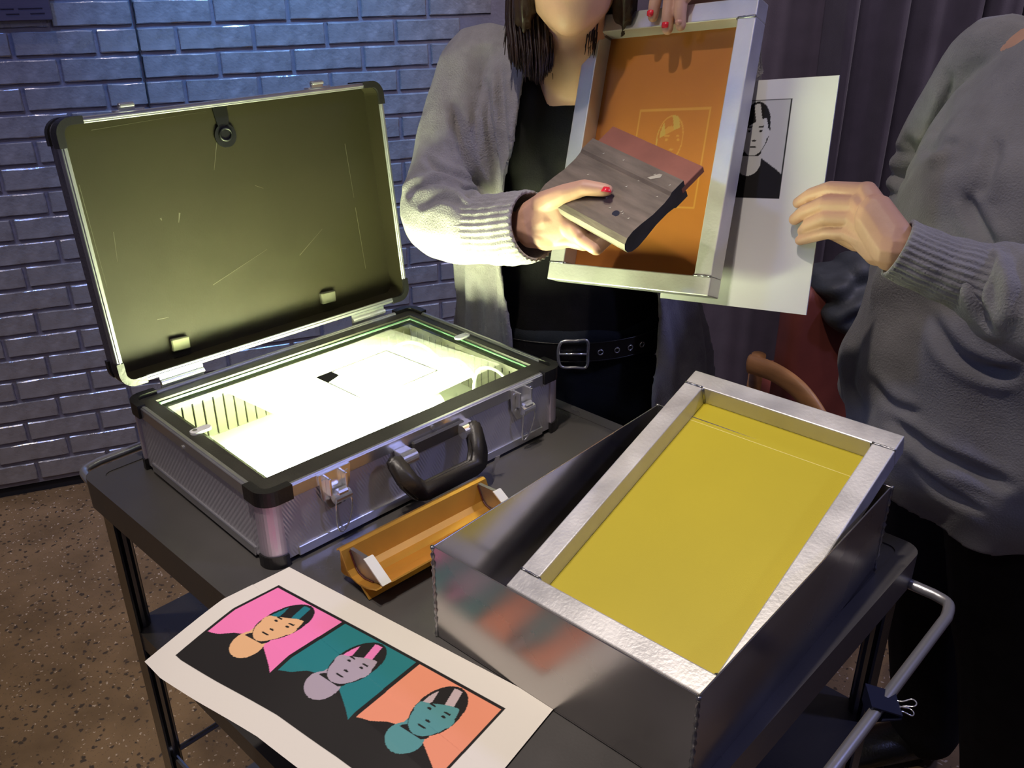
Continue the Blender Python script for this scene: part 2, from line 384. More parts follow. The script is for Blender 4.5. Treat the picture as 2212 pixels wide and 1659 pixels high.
# ------------------------------------------------------------------ cart
CO = V((0.0599, 0.4004, 0)); CYAW = 0.8093; CU, CV = 0.5837, 0.8575
cart = empty('utility_cart', 'dark grey steel utility cart with three shelves and rod handles under the silver case', 'cart', CO, CYAW)
def tray_top(z, drop, name, th=0.003):
    b = BM(); P = rrect(0, 0, CU, CV, 0.02, 6); prism(b, P, z - th, z)
    I = rrect(.0025, .0025, CU - .0025, CV - .0025, 0.018, 6); ring_prism(b, P, I, z - drop, z - th)
    # shallow stepped border of the pressed top
    return obj(name, b, STEEL, cart)
tray_top(0.900, 0.042, 'top_shelf')
b = BM(); ring_prism(b, rrect(.0, .0, CU, CV, .02, 6), rrect(.02, .02, CU - .02, CV - .02, .012, 6), 0.9, 0.9012); obj('raised_rim', b, STEEL, cart)
def shelf(z, name):
    b = BM(); P = rrect(.012, .012, CU - .012, CV - .012, 0.012, 4); prism(b, P, z - .003, z)
    ring_prism(b, P, rrect(.0145, .0145, CU - .0145, CV - .0145, .01, 4), z - .03, z - .003)
    obj(name, b, STEEL, cart)
shelf(0.655, 'middle_shelf'); shelf(0.26, 'bottom_shelf')
for (x, y) in ((.024, CV - .03), (CU - .026, .026), (.024, .026), (CU - .026, CV - .03)):
    b = BM()
    sq = [(x - .014, y - .014), (x + .014, y - .014), (x + .014, y - .011), (x - .011, y - .011), (x - .011, y + .014), (x - .014, y + .014)]
    if x > .3: sq = [(2 * x - a, c) for a, c in sq]
    if y > .4: sq = [(a, 2 * y - c) for a, c in sq]
    prism(b, sq, 0.07, 0.857); tube(b, [(x, y, .07), (x, y, .857)], .009, 12)
    leg = obj('leg', b, STEELTUBE, cart)
    b = BM(); tube(b, [(x - .012, y, .035), (x + .012, y, .035)], .034, 20); box(b, (x - .016, y - .012, .045), (x + .016, y + .012, .085), .002)
    obj('caster', b, BLACKP, leg)
for z in (0.405,):
    for p, q in (((.02, CV - .03), (CU - .02, CV - .03)), ((.02, .03), (CU - .02, .03)), ((.02, .03), (.02, CV - .03)), ((CU - .02, .03), (CU - .02, CV - .03))):
        b = BM(); tube(b, [(p[0], p[1], z), (q[0], q[1], z)], .0045, 8); obj('guard_rail', b, STEELTUBE, cart)
def loop(v0, out, z):
    pts = [(CU - .02, v0, z), (CU - .02, v0 + out * .55, z), (CU - .05, v0 + out, z), (.05, v0 + out, z), (.02, v0 + out * .55, z), (.02, v0, z)]
    P = spline([pts[0], pts[1]], 3)[:-1] + spline([pts[1], (CU - .026, v0 + out * .88, z), pts[2]], 6)[:-1] + spline([pts[2], pts[3]], 3)[:-1] + spline([pts[3], (.026, v0 + out * .88, z), pts[4]], 6)[:-1] + [V(pts[4]), V(pts[5])]
    b = BM(); tube(b, P, .0062, 12); return obj('push_handle', b, RAIL, cart, smooth=True)
loop(0.004, -0.055, 0.862); loop(CV - .004, 0.078, 0.868)

# binder clip on the near handle
uc = 0.366
clip = empty('binder_clip', 'small black binder clip with silver levers clamped on the right cart handle', 'clip', cart.matrix_world @ V((uc, -0.051, 0.862)), CYAW)
CLM = Matrix.Rotation(math.radians(215), 4, 'Z') @ Matrix.Rotation(math.radians(90), 4, 'Y')
b = BM(); prism(b, [(-.0105, -.013), (.0105, -.013), (.0028, .016), (.0010, .016), (.0086, -.0112), (-.0086, -.0112), (-.0010, .016), (-.0028, .016)], -.015, .015, CLM)
obj('clip_body', b, mat('clip_blue_black', (0.008, 0.010, 0.03), .35), clip)
for s in (1, -1):
    b = BM()
    tube(b, [CLM @ V(p) for p in spline([(s * .002, .013, -.005), (s * .0035, .020, -.003), (s * .006, .028, -.0045), (s * .0065, .031, 0), (s * .006, .028, .0045), (s * .0035, .020, .003), (s * .002, .013, .005)], 5)], .0007, 6)
    obj('wire_lever', b, CHROME, clip, smooth=True)

# ------------------------------------------------------------------ aluminium exposure case
KX, KY, KZ = 0.46, 0.3246, 0.0947
KO = V((-0.2621, 0.7886, 0.9018))
case = empty('exposure_case', 'open silver flight case holding glowing tubes under glass on the dark cart', 'case', KO, 0.7777)
b = BM(); P = rrect(.001, .001, KX - .001, KY - .001, .013, 5); I = rrect(.006, .006, KX - .006, KY - .006, .010, 5)
ring_prism(b, P, I, .004, KZ - .004); prism(b, rrect(.004, .004, KX - .004, KY - .004, .01, 5), .002, .006)
obj('shell', b, DIAM, case)
def rails(z0, z1, out, par, name, X=KX, Y=KY, cut=.034, M=None, fm=RAIL):
    for (lo, hi) in (((cut, -out, z0), (X - cut, .007, z1)), ((cut, Y - .007, z0), (X - cut, Y + out, z1)), ((-out, cut, z0), (.007, Y - cut, z1)), ((X - .007, cut, z0), (X + out, Y - cut, z1))):
        b = BM(); box(b, lo, hi, .0008, M)
        zm = (z0 + z1) / 2
        # a ridge line along the extrusion
        l2 = V(lo); h2 = V(hi)
        if z1 > .05:
            l2.z = z1 - .0005; h2.z = z1 + .0015
            if (hi[0] - lo[0]) > (hi[1] - lo[1]): l2.y += .002; h2.y -= .002
            else: l2.x += .002; h2.x -= .002
            box(b, l2, h2, .0006, M)
        obj(name, b, fm, par)
rails(KZ - .016, KZ - .001, .0012, case, 'top_rail')
rails(.002, .014, .0012, case, 'bottom_rail')
for cx, cy, a0 in ((0, 0, 180), (KX, 0, 270), (KX, KY, 0), (0, KY, 90)):
    sx = 1 if cx == 0 else -1; sy = 1 if cy == 0 else -1
    def arc(r, cc=.016, ext=0.0, n=8):
        ox, oy = cx + sx * cc, cy + sy * cc; L = []
        if ext: L.append((ox + (r * math.cos(math.radians(a0))) - (0 if abs(math.cos(math.radians(a0))) > .5 else 0), oy + r * math.sin(math.radians(a0))))
        for k in range(n + 1):
            a = math.radians(a0 + 90 * k / n); L.append((ox + r * math.cos(a), oy + r * math.sin(a)))
        return L
    def corner(r0, r1, z0, z1, ext):
        o_, i_ = arc(r1), arc(r0)
        t0 = V((-math.sin(math.radians(a0)), math.cos(math.radians(a0)), 0)); a1 = math.radians(a0 + 90); t1 = V((-math.sin(a1), math.cos(a1), 0))
        o2 = [(o_[0][0] - t0.x * ext, o_[0][1] - t0.y * ext)] + o_ + [(o_[-1][0] + t1.x * ext, o_[-1][1] + t1.y * ext)]
        i2 = [(i_[0][0] - t0.x * ext, i_[0][1] - t0.y * ext)] + i_ + [(i_[-1][0] + t1.x * ext, i_[-1][1] + t1.y * ext)]
        b = BM(); prism(b, o2 + i2[::-1], z0, z1); return b
    obj('corner_post', corner(.013, .0180, .012, KZ - .012, .003), POST, case, smooth=False)
    obj('corner_cap', corner(.010, .0203, KZ - .0155, KZ + .0025, .018), BLACKP, case)
    obj('foot_cap', corner(.010, .0200, -.0012, .014, .004), BLACKP, case)
# black border board with the glass opening
gx0, gx1, gy0, gy1 = .024, .440, .036, .302
b = BM(); ring_prism(b, [(.006, .006), (KX - .006, .006), (KX - .006, KY - .006), (.006, KY - .006)], [(gx0, gy0), (gx1, gy0), (gx1, gy1), (gx0, gy1)], KZ - .008, KZ - .003)
obj('border_board', b, BORDER, case)
b = BM(); ring_prism(b, [(gx0 - .003, gy0 - .003), (gx1 + .003, gy0 - .003), (gx1 + .003, gy1 + .003), (gx0 - .003, gy1 + .003)], [(gx0 + .010, gy0 + .010), (gx1 - .010, gy0 + .010), (gx1 - .010, gy1 - .010), (gx0 + .010, gy1 - .010)], KZ - .020, KZ - .0125)
obj('glass_ledge', b, LINER, case)
b = BM(); box(b, (gx0 + .0006, gy0 + .0006, KZ - .0095), (gx1 - .0006, gy1 - .0006, KZ - .0090)); gl = obj('glass_pane', b, GLASS, case)
b = BM(); e = .0022
ring_prism(b, [(gx0 + .0004, gy0 + .0004), (gx1 - .0004, gy0 + .0004), (gx1 - .0004, gy1 - .0004), (gx0 + .0004, gy1 - .0004)], [(gx0 + e, gy0 + e), (gx1 - e, gy0 + e), (gx1 - e, gy1 - e), (gx0 + e, gy1 - e)], KZ - .0088, KZ - .0068)
obj('glass_edge', b, GLEDGE, gl)
b = BM(); box(b, (.007, .007, .007), (KX - .007, KY - .007, .009)); obj('bounce_base', b, REFL, case)  # base added to bounce tube light and whiten the gaps between tubes
# liner walls made of upright ribs
rib = BM(); box(rib, (0, -.0045, .009), (.0132, 0, KZ - .022), .0006); rib_me = bpy.data.meshes.new('liner_rib'); rib.to_mesh(rib_me); rib.free(); rib_me.materials.append(LINER)
def ribs(n, f):
    for i in range(n):
        o = bpy.data.objects.new('liner_rib', rib_me); COL.objects.link(o); o.parent = case; x, y, a = f(i); o.location = (x, y, 0); o.rotation_euler = (0, 0, a)
ribs(29, lambda i: (.014 + i * .0149, KY - .012, 0))
ribs(20, lambda i: (KX - .012, .305 - i * .0149, -math.pi / 2))
ribs(20, lambda i: (.012, .018 + i * .0149, math.pi / 2))
ribs(29, lambda i: (.014 + i * .0149 + .0132, .012, math.pi))
for i, y in enumerate((.056, .092, .128, .164, .200)):
    b = BM(); tube(b, [(.050, y, .034), (.335, y, .034)], .0130, 16); t = obj('fluorescent_tube', b, TUBE, case, smooth=True)
    for x0, x1 in ((.034, .052), (.333, .348)):
        b = BM(); tube(b, [(x0, y, .034), (x1, y, .034)], .0145, 16); box(b, (min(x0, x1) + .003, y - .006, .009), (max(x0, x1) - .004, y + .006, .028)); obj('tube_holder', b, WHITEP, t)
for pts in ([(.345, .226, .050), (.352, .236, .068), (.372, .245, .079), (.396, .235, .078), (.402, .200, .068), (.385, .165, .05), (.345, .155, .045)],
            [(.345, .165, .045), (.372, .170, .062), (.392, .160, .076), (.402, .135, .074), (.398, .105, .055), (.37, .090, .04), (.345, .100, .04)],
            [(.360, .060, .03), (.382, .090, .055), (.402, .100, .076), (.420, .085, .074), (.425, .060, .055), (.415, .045, .03)]):
    b = BM(); tube(b, spline(pts, 8), .0026, 8); obj('looped_cable', b, CABLE, case, smooth=True, label='white looped cable')
for (x, y, a) in ((gx0 - .001, .185, 0), (gx1 + .001, .176, math.pi)):
    b = BM(); M = Matrix.Translation((x, y, KZ - .003)) @ Matrix.Rotation(a, 4, 'Z')
    prism(b, rrect(-.010, -.006, .016, .006, .0055, 5), 0, .003, M); cl = obj('glass_clip', b, WHITEP, case)
    b = BM(); tube(b, [M @ V((-.004, 0, .003)), M @ V((-.004, 0, .0042))], .003, 12); obj('screw', b, CHROME, cl)
# latches
for x0, nm in ((.0875, 'a'), (.3835, 'b')):
    b = BM()
    Mf = Matrix(((1, 0, 0, x0), (0, 0, -1, -.0014), (0, 1, 0, 0), (0, 0, 0, 1)))   # xy of the plate -> xz of the front face
    prism(b, [(-.019, .062), (-.010, .046), (.010, .046), (.014, .060), (.019, .070), (.021, .092), (-.021, .092)], 0, .0022, Mf)
    lt = obj('latch', b, CHROME, case)
    b = BM(); box(b, (x0 - .013, -.012, .066), (x0 - .010, -.0036, .088), .0006); box(b, (x0 + .008, -.012, .066), (x0 + .011, -.0036, .088), .0006)
    obj('latch_bracket', b, CHROME, lt)
    b = BM(); tube(b, [(x0 - .009, -.011, .061), (x0 + .012, -.011, .061)], .0062, 14); box(b, (x0 - .006, -.0155, .058), (x0 + .010, -.006, .070), .002)
    obj('latch_lever', b, CHROME, lt)
    b = BM(); tube(b, spline([(x0 - .008, -.013, .060), (x0 - .0095, -.0145, .048), (x0 - .008, -.011, .026), (x0 - .003, -.0075, .0135), (x0 + .004, -.0065, .0125), (x0 + .010, -.009, .024), (x0 + .012, -.0145, .048), (x0 + .011, -.013, .060)], 7), .0011, 8)
    obj('wire_bail', b, CHROME, lt, smooth=True)
    b = BM()
    for sx, sz in ((-.015, .084), (.016, .084), (-.012, .060)): tube(b, [(x0 + sx, -.0034, sz), (x0 + sx, -.0044, sz)], .0022, 10)
    obj('rivet', b, CHROME, lt, kind='stuff')
# handle
hd = BM(); box(hd, (.196, -.0075, .0655), (.278, -.0014, .083), .002); hp = obj('handle_mount', hd, mat('mount_grey_plastic', (.055, .052, .048), .45, 0, .1, 200), case)
b = BM()
prof = [(.160, .074), (.163, .081), (.172, .082), (.181, .078), (.186, .068), (.187, .050), (.198, .035), (.286, .035), (.294, .048), (.292, .068), (.298, .079), (.306, .082), (.313, .080), (.316, .072), (.314, .040), (.306, .022), (.290, .016), (.195, .016), (.180, .022), (.166, .045)]
Mh = Matrix(((1, 0, 0, 0), (0, .40, -1, -.043), (0, .90, .35, .008), (0, 0, 0, 1)))
prof = [(x - .011 if x < .24 else x - .024, y) for x, y in prof]; prism(b, prof, 0, .011, Mh)
bmesh.ops.bevel(b, geom=list(b.edges), offset=.0026, segments=2, affect='EDGES')
obj('carry_handle', b, mat('handle_grip', (.034, .030, .026), .42, 0, .15, 300), case, smooth=True)
b = BM(); box(b, (.198, -.0385, .0345), (.264, -.037, .0362), .0004); obj('grip_ridge', b, BLACKP, hp)
for x0, x1 in ((.170, .191), (.266, .287)):
    b = BM(); tube(b, [(x0, -.0155, .073), (x1, -.0155, .073)], .0085, 20); box(b, (x0 + .001, -.015, .066), (x1 - .001, -.0014, .081), .001)
    obj('handle_ferrule', b, CHROME, case, smooth=False, label='chrome handle ferrule')
b = BM(); prism(b, [(0, 0), (.008, .001), (.0075, .012), (.0045, .014), (.0045, .028), (.001, .030), (.0005, .014)], 0, .001, Matrix(((1, 0, 0, .302), (0, .3, -1, -.036), (0, -.95, 0, .032), (0, 0, 0, 1))))
obj('key', b, CHROME, hp)
for x, z in ((.231, .089), (.02, .089), (.44, .089)):
    b = BM(); tube(b, [(x, -.0013, z), (x, -.0026, z)], .0026, 12); obj('rivet', b, CHROME, case)
b = BM(); tube(b, [(-.0013, .1787, .083), (-.0026, .1787, .083)], .0026, 12); obj('rivet', b, CHROME, case)

# lid, opened about its hinge
ang = math.radians(96.26)
LM = Matrix(((1, 0, 0, -.003), (0, -math.cos(ang), math.sin(ang), KY + .002), (0, math.sin(ang), math.cos(ang), KZ + .0165), (0, 0, 0, 1)))
# columns: x along, y up the lid, z = away from the viewer (depth)
LX, LY, LD = .460, .327, .0385
lid_b = BM(); ring_prism(lid_b, rrect(.001, .001, LX - .001, LY - .001, .015, 6), rrect(.0045, .0045, LX - .0045, LY - .0045, .012, 6), .003, LD)
prism(lid_b, rrect(.002, .002, LX - .002, LY - .002, .014, 6), LD - .002, LD)
lid_b.transform(LM); lid = obj('lid', lid_b, mat('lid_skin', (.16, .15, .20), .45, .5, .3, 300), case)
b = BM(); prism(b, rrect(.0046, .0046, LX - .0046, LY - .0046, .012, 6), LD - .0055, LD - .002)
ring_prism(b, rrect(.0046, .0046, LX - .0046, LY - .0046, .012, 6), rrect(.0066, .0066, LX - .0066, LY - .0066, .012, 6), .001, LD - .0055)
b.transform(LM); ll = obj('lid_liner', b, LIDLIN, lid)
for (lo, hi) in (((.030, -.001, -.001), (LX - .030, .0065, .012)), ((.030, LY - .0065, -.001), (LX - .030, LY + .001, .012)), ((-.001, .030, -.001), (.0065, LY - .030, .012)), ((LX - .0065, .030, -.001), (LX + .001, LY - .030, .012))):
    b = BM(); box(b, lo, hi, .0008)
    l2, h2 = V(lo), V(hi); l2.z = -.0025; h2.z = -.0005
    if hi[0] - lo[0] > hi[1] - lo[1]: l2.y += .0025; h2.y -= .003
    else: l2.x += .0025; h2.x -= .003
    box(b, l2, h2, .0005); b.transform(LM); obj('lid_rail', b, RAIL, lid)
for cx, cy, a0 in ((0, 0, 180), (LX, 0, 270), (LX, LY, 0), (0, LY, 90)):
    def lcorner(r0, r1, z0, z1, ext):
        sx = 1 if cx == 0 else -1; sy = 1 if cy == 0 else -1; ox, oy = cx + sx * .017, cy + sy * .017
        A = [math.radians(a0 + 90 * k / 8) for k in range(9)]
        o_ = [(ox + r1 * math.cos(a), oy + r1 * math.sin(a)) for a in A]; i_ = [(ox + r0 * math.cos(a), oy + r0 * math.sin(a)) for a in A]
        t0 = (-math.sin(A[0]), math.cos(A[0])); t1 = (-math.sin(A[-1]), math.cos(A[-1]))
        o_ = [(o_[0][0] - t0[0] * ext, o_[0][1] - t0[1] * ext)] + o_ + [(o_[-1][0] + t1[0] * ext, o_[-1][1] + t1[1] * ext)]
        i_ = [(i_[0][0] - t0[0] * ext, i_[0][1] - t0[1] * ext)] + i_ + [(i_[-1][0] + t1[0] * ext, i_[-1][1] + t1[1] * ext)]
        b = BM(); prism(b, o_ + i_[::-1], z0, z1); b.transform(LM); return b
    obj('lid_corner_cap', lcorner(.0105, .0195, -.003, .016, .014), BLACKP, lid)
    obj('lid_back_cap', lcorner(.012, .0188, .030, LD + .001, .012), BLACKP, lid)
# closing tab with a ring hanging inside the lid
b = BM(); z0 = .0065
strap = [(.208, LY - .007), (.2095, .305), (.2115, .293), (.226, .293), (.2285, .305), (.2285, LY - .007)]
prism(b, strap, LD - .0085, LD - .0062); prism(b, [(.2195 + .0155 * math.cos(a), .2815 + .0155 * math.sin(a)) for a in [2 * math.pi * k / 28 for k in range(28)]], LD - .0085, LD - .0060)
b.transform(LM); TABM = mat('tab_black', (.003, .003, .003), .4); st = obj('closing_tab', b, TABM, lid)
b = BM(); tube(b, [(.2195 + .0085 * math.cos(2 * math.pi * k / 24), .2830 + .0078 * math.sin(2 * math.pi * k / 24), LD - .0092) for k in range(24)], .0016, 8, closed=True); b.transform(LM)
obj('tab_ring', b, TABM, st, smooth=True)
b = BM(); zl = LD - .0056
for p, q2, w_ in (((.206, .274), (.195, .240), .0005), ((.4065, .245), (.4085, .165), .0004), ((.4085, .150), (.411, .054), .0004), ((.1355, .194), (.1315, .182), .0011), ((.109, .192), (.110, .189), .0012), ((.0745, .064), (.090, .063), .0004), ((.0464, .187), (.0423, .150), .0003), ((.250, .21), (.262, .204), .0003), ((.30, .10), (.345, .13), .0003), ((.16, .09), (.25, .12), .0003), ((.05, .31), (.20, .315), .0003), ((.02, .25), (.022, .12), .0004)):
    p, q2 = V((*p, 0)), V((*q2, 0)); d_ = (q2 - p).normalized(); n2 = V((-d_.y, d_.x, 0)) * w_
    prism(b, [tuple(a[:2]) for a in (p - n2, q2 - n2 * .3, q2 + n2 * .3, p + n2)], zl - .0001, zl + .0001)
b.transform(LM); obj('scuff_mark', b, mat('scuff_pale', (.06, .056, .036), .5), ll, kind='stuff')
for x, y, c in ((.095, .0185, (.11, .11, .065)), (.3327, .022, (.05, .048, .03))):  # right pad darker: its shade is put into the colour
    b = BM(); box(b, (x - .0125, y - .002, LD - .0135), (x + .0125, y + .015, LD - .0055), .0015, LM @ Matrix.Translation((x, y, 0)) @ Matrix.Rotation(-.06, 4, 'Z') @ Matrix.Translation((-x, -y, 0)))
    obj('foam_pad', b, mat('foam_pad_%d' % int(x * 100), c, .8), lid)
for x in (.0889, .3579):
    b = BM(); box(b, (x - .012, LY + .001, .004), (x + .008, LY + .010, .008), .001); box(b, (x - .016, LY + .001, .004), (x + .020, LY + .003, .018), .0008)
    box(b, (x - .012, LY + .006, -.002), (x + .006, LY + .010, .006), .001); tube(b, [(x - .012, LY + .009, .003), (x + .006, LY + .009, .003)], .0022, 8); b.transform(LM); obj('catch_plate', b, CHROME, lid)
for x in (.075, .380):
    b = BM(); box(b, (x - .03, KY + .0035, KZ - .008), (x + .03, KY + .0055, KZ + .014)); tube(b, [(x - .03, KY + .002, KZ + .006), (x + .03, KY + .002, KZ + .006)], .0035, 10)
    obj('hinge', b, CHROME, case)

# film positive lying on the glass
film = empty('film_positive', 'clear film sheet with a black frame line lying on the glowing glass', 'film', KO, 0.7777)
fz = KZ - .0035
def q(x, y, z): return (x, y, z)
fl = [(.100, .262), (.384, .278), (.411, .068), (.125, .052)]
b = BM(); prism(b, fl, fz - .0001, fz + .0002); obj('clear_sheet', b, FILM, film)
b = BM()
def bar(p, q2, w, z, h=.0002):
    p, q2 = V((*p, 0)), V((*q2, 0)); d = (q2 - p).normalized(); n2 = V((-d.y, d.x, 0)) * w
    prism(b, [tuple((a)[:2]) for a in (p - n2, q2 - n2, q2 + n2, p + n2)], z, z + h)
for p, q2 in (((.2085, .213), (.3293, .2176)), ((.3293, .2176), (.337, .114)), ((.337, .114), (.214, .109)), ((.214, .109), (.2085, .213))): bar(p, q2, .0009, fz + .0003)
obj('frame_line', b, mat('film_ink', (.01, .01, .012), .5), film)
b = BM(); prism(b, [(.2085, .213), (.2330, .214), (.2335, .197), (.2105, .188)], fz + .0003, fz + .0005)
obj('dark_patch', b, mat('film_ink', (.01, .01, .012), .5), film)

# ------------------------------------------------------------------ aluminium tray
TO = V((0.138, 0.4958, 0.9013)); TYAW = 0.8455; TX, TY, TZ = .3832, .2855, .1075
tray = empty('metal_tray', 'open-topped sheet aluminium tray on the cart holding the yellow screen', 'tray', TO, TYAW)
b = BM(); t = .0014
box(b, (0, 0, 0), (TX, TY, t)); obj('tray_floor', b, SHEET, tray)
for lo, hi in (((0, 0, t), (t, TY, TZ)), ((TX - t, 0, t), (TX, TY, TZ)), ((t, 0, t), (TX - t, t, TZ)), ((t, TY - t, t), (TX - t, TY, TZ))):
    b = BM(); box(b, lo, hi, .0003); obj('side_wall', b, SHEET, tray)
for x, y in ((0, 0), (0, TY), (TX, 0), (TX, TY)):
    b = BM(); P = [V((x + random.uniform(-.0004, .0004), y + random.uniform(-.0004, .0004), TZ * k / 34)) for k in range(35)]
    tube(b, P, [.0017 + .0006 * math.sin(k * 2.1) + random.uniform(-.0003, .0003) for k in range(35)], 8); obj('weld_bead', b, WELD, tray, smooth=True)
tube_b = None

# ------------------------------------------------------------------ silk screen frames
def rodr(w):
    w = V(w); return Matrix.Rotation(w.length, 3, w.normalized())
def screen_frame(name, label, origin, R, Wd, Ht, t, th, mesh_mat, paint=None):
    e = empty(name, label, 'screen', origin, R)
    for lo, hi in (((0, 0, -th), (Wd, t, 0)), ((0, Ht - t, -th), (Wd, Ht, 0)), ((0, t, -th), (t, Ht - t, 0)), ((Wd - t, t, -th), (Wd, Ht - t, 0))):
        b = BM(); box(b, lo, hi, .0014, seg=2); obj('side_tube', b, ALU, e)
    for x, y in ((t, t), (Wd - t, t), (t, Ht - t), (Wd - t, Ht - t)):
        b = BM(); sx = -1 if x == t else 1; sy = -1 if y == t else 1
        P = [V((x + sx * t * k / 8 + random.uniform(-.0005, .0005), y + sy * 0 + (0.0004), -.0002)) for k in range(9)]
        tube(b, P, [.0012 + random.uniform(0, .0008) for k in range(9)], 6); obj('weld_bead', b, WELD, e, smooth=True)
        b = BM(); tube(b, [(x, y, -.001), (x, y, -th + .003)], .0024, 8); obj('weld_bead', b, WELD, e, smooth=True)
    # mesh stretched over the far face
    nx, ny = (200, 300) if paint else (2, 2)
    z0 = -th + .0006; x0, x1, y0, y1 = t * .5, Wd - t * .5, t * .5, Ht - t * .5
    vs = [(x0 + (x1 - x0) * i / nx, y0 + (y1 - y0) * j / ny, z0) for j in range(ny + 1) for i in range(nx + 1)]
    fs = [(j * (nx + 1) + i, j * (nx + 1) + i + 1, (j + 1) * (nx + 1) + i + 1, (j + 1) * (nx + 1) + i) for j in range(ny) for i in range(nx)]
    o = pydata('screen_mesh', vs, fs, mesh_mat, e, smooth=False)
    if paint:
        A = np.array(vs); c = paint(A[:, 0], A[:, 1]); set_col(o.data, c)
    return e
def set_col(me, c):
    a = me.color_attributes.new('Col', 'FLOAT_COLOR', 'POINT'); f = np.ones((len(c), 4), dtype=np.float32); f[:, :3] = c; a.data.foreach_set('color', f.ravel())

def poly_mask(X, Y, poly):
    m_ = np.zeros(X.shape, bool); n = len(poly)
    for i in range(n):
        x0, y0 = poly[i]; x1, y1 = poly[(i + 1) % n]
        if y0 == y1: continue
        c = ((y0 > Y) != (y1 > Y)) & (X < (x1 - x0) * (Y - y0) / (y1 - y0) + x0); m_ ^= c
    return m_
def ell(X, Y, cx, cy, rx, ry, a=0.0):
    c, s = math.cos(a), math.sin(a); u = (X - cx) * c + (Y - cy) * s; v = -(X - cx) * s + (Y - cy) * c
    return (u / rx) ** 2 + (v / ry) ** 2 < 1
INK = (.012, .010, .010)
def bust(X, Y, bg, face, hair, ink=INK):
    """plain generic head-and-shoulders figure in a unit square, flat colours"""
    C = np.empty(X.shape + (3,)); C[:] = bg; XO, YO = X, Y; X = (X - .54) / 1.16 + .5; Y = (Y - .60) / 1.14 + .60
    def put(mk, col): C[mk] = col
    put(poly_mask(XO, YO, [(-.1, -.1), (-.1, .26), (.02, .30), (.14, .33), (.26, .40), (.36, .43), (.62, .44), (.74, .38), (.90, .30), (1.1, .18), (1.1, -.1)]), ink)
    put(ell(X, Y, .47, .40, .150, .125) , face)
    put(poly_mask(X, Y, [(.36, .40), (.37, .62), (.60, .62), (.60, .40)]), face)
    put(ell(X, Y, .49, .47, .125, .05, .2) & (Y > .45), ink)
    put(ell(X, Y, .50, .69, .182, .235), ink)
    put(ell(X, Y, .50, .655, .160, .200), face)
    put(ell(X, Y, .345, .655, .022, .045) | ell(X, Y, .655, .655, .022, .045), face)
    hm = ell(X, Y, .50, .70, .185, .235) & (Y > .735 + .05 * np.sin((X - .45) * 9))
    put(hm, ink)
    put(hm & (np.sin(X * 34 + Y * 11) > .25) & ell(X, Y, .50, .71, .160, .205), hair)
    # simple features: brows, eyes, nose, mouth
    put(poly_mask(X, Y, [(.395, .705), (.40, .722), (.46, .715), (.455, .703)]) | poly_mask(X, Y, [(.545, .703), (.54, .715), (.60, .722), (.605, .705)]), ink)
    put(ell(X, Y, .430, .675, .020, .010) | ell(X, Y, .572, .675, .020, .010), ink)
    put(poly_mask(X, Y, [(.475, .592), (.50, .600), (.530, .592), (.520, .582), (.485, .582)]), ink)
    put(ell(X, Y, .502, .532, .042, .008), ink)
    edge = (XO < .012) | (XO > .988) | (YO < .012) | (YO > .988); put(edge, ink)
    return C
def lin(c): return tuple(((x / 255) / 12.92 if x / 255 < .04045 else ((x / 255 + .055) / 1.055) ** 2.4) for x in c)

# yellow screen resting in the tray
yR = rodr((0.3134, -0.125, -0.724)); yO = V((-0.0077, 0.7268, 0.9293))
screen_frame('screen_frame', 'aluminium frame with plain yellow mesh propped in the metal tray', yO, yR, .2524, .367, .0242, .0252, YELLOWM)
yE = [o for o in COL.objects if o.name == 'screen_frame'][0]
b = BM(); box(b, (.0242, .367 - .0242 - .033, -.0247), (.2524 - .0242, .367 - .0242 - .0322, -.02445)); obj('emulsion_edge', b, mat('pale_line', (.75, .66, .2), .5), yE)

hR = rodr((1.0724, -0.5063, -0.5375)); hO = V((0.0501, 1.1991, 1.0919))
HW, HH, HT, HTH = .2524, .367, .0242, .029
def hpaint(x, y):
    base = np.empty((len(x), 3)); base[:] = (0.36, 0.125, 0.022)
    px0, px1, py0, py1 = .090, .197, .112, .243
    X = (x - px0) / (px1 - px0); Y = (y - py0) / (py1 - py0)
    ins = (X > 0) & (X < 1) & (Y > 0) & (Y < 1)
    C = bust(X, Y, (1, 1, 1), (.5, .5, .5), (1, 1, 1), ink=(0, 0, 0))
    pale = (C[:, 0] > .9)
    edge = ins & ((X < .02) | (X > .98) | (Y > .98) | (Y < .02))
    hair = ins & (C[:, 0] > .9) & ell(X, Y, .5, .7, .185, .235)
    fe = ins & (C[:, 0] < .1) & ell(X, Y, .50, .655, .14, .17)
    outl = ins & ell(X, Y, .50, .69, .190, .245) & ~ell(X, Y, .50, .69, .176, .228)
    base[edge | fe | outl] = (0.44, 0.205, 0.042); base[hair] = (.40, .25, .06)
    return base
held = screen_frame('screen_frame', 'aluminium frame with orange emulsion mesh held up by the woman in the grey cardigan', hO, hR, HW, HH, HT, HTH, ORANGEM, hpaint)

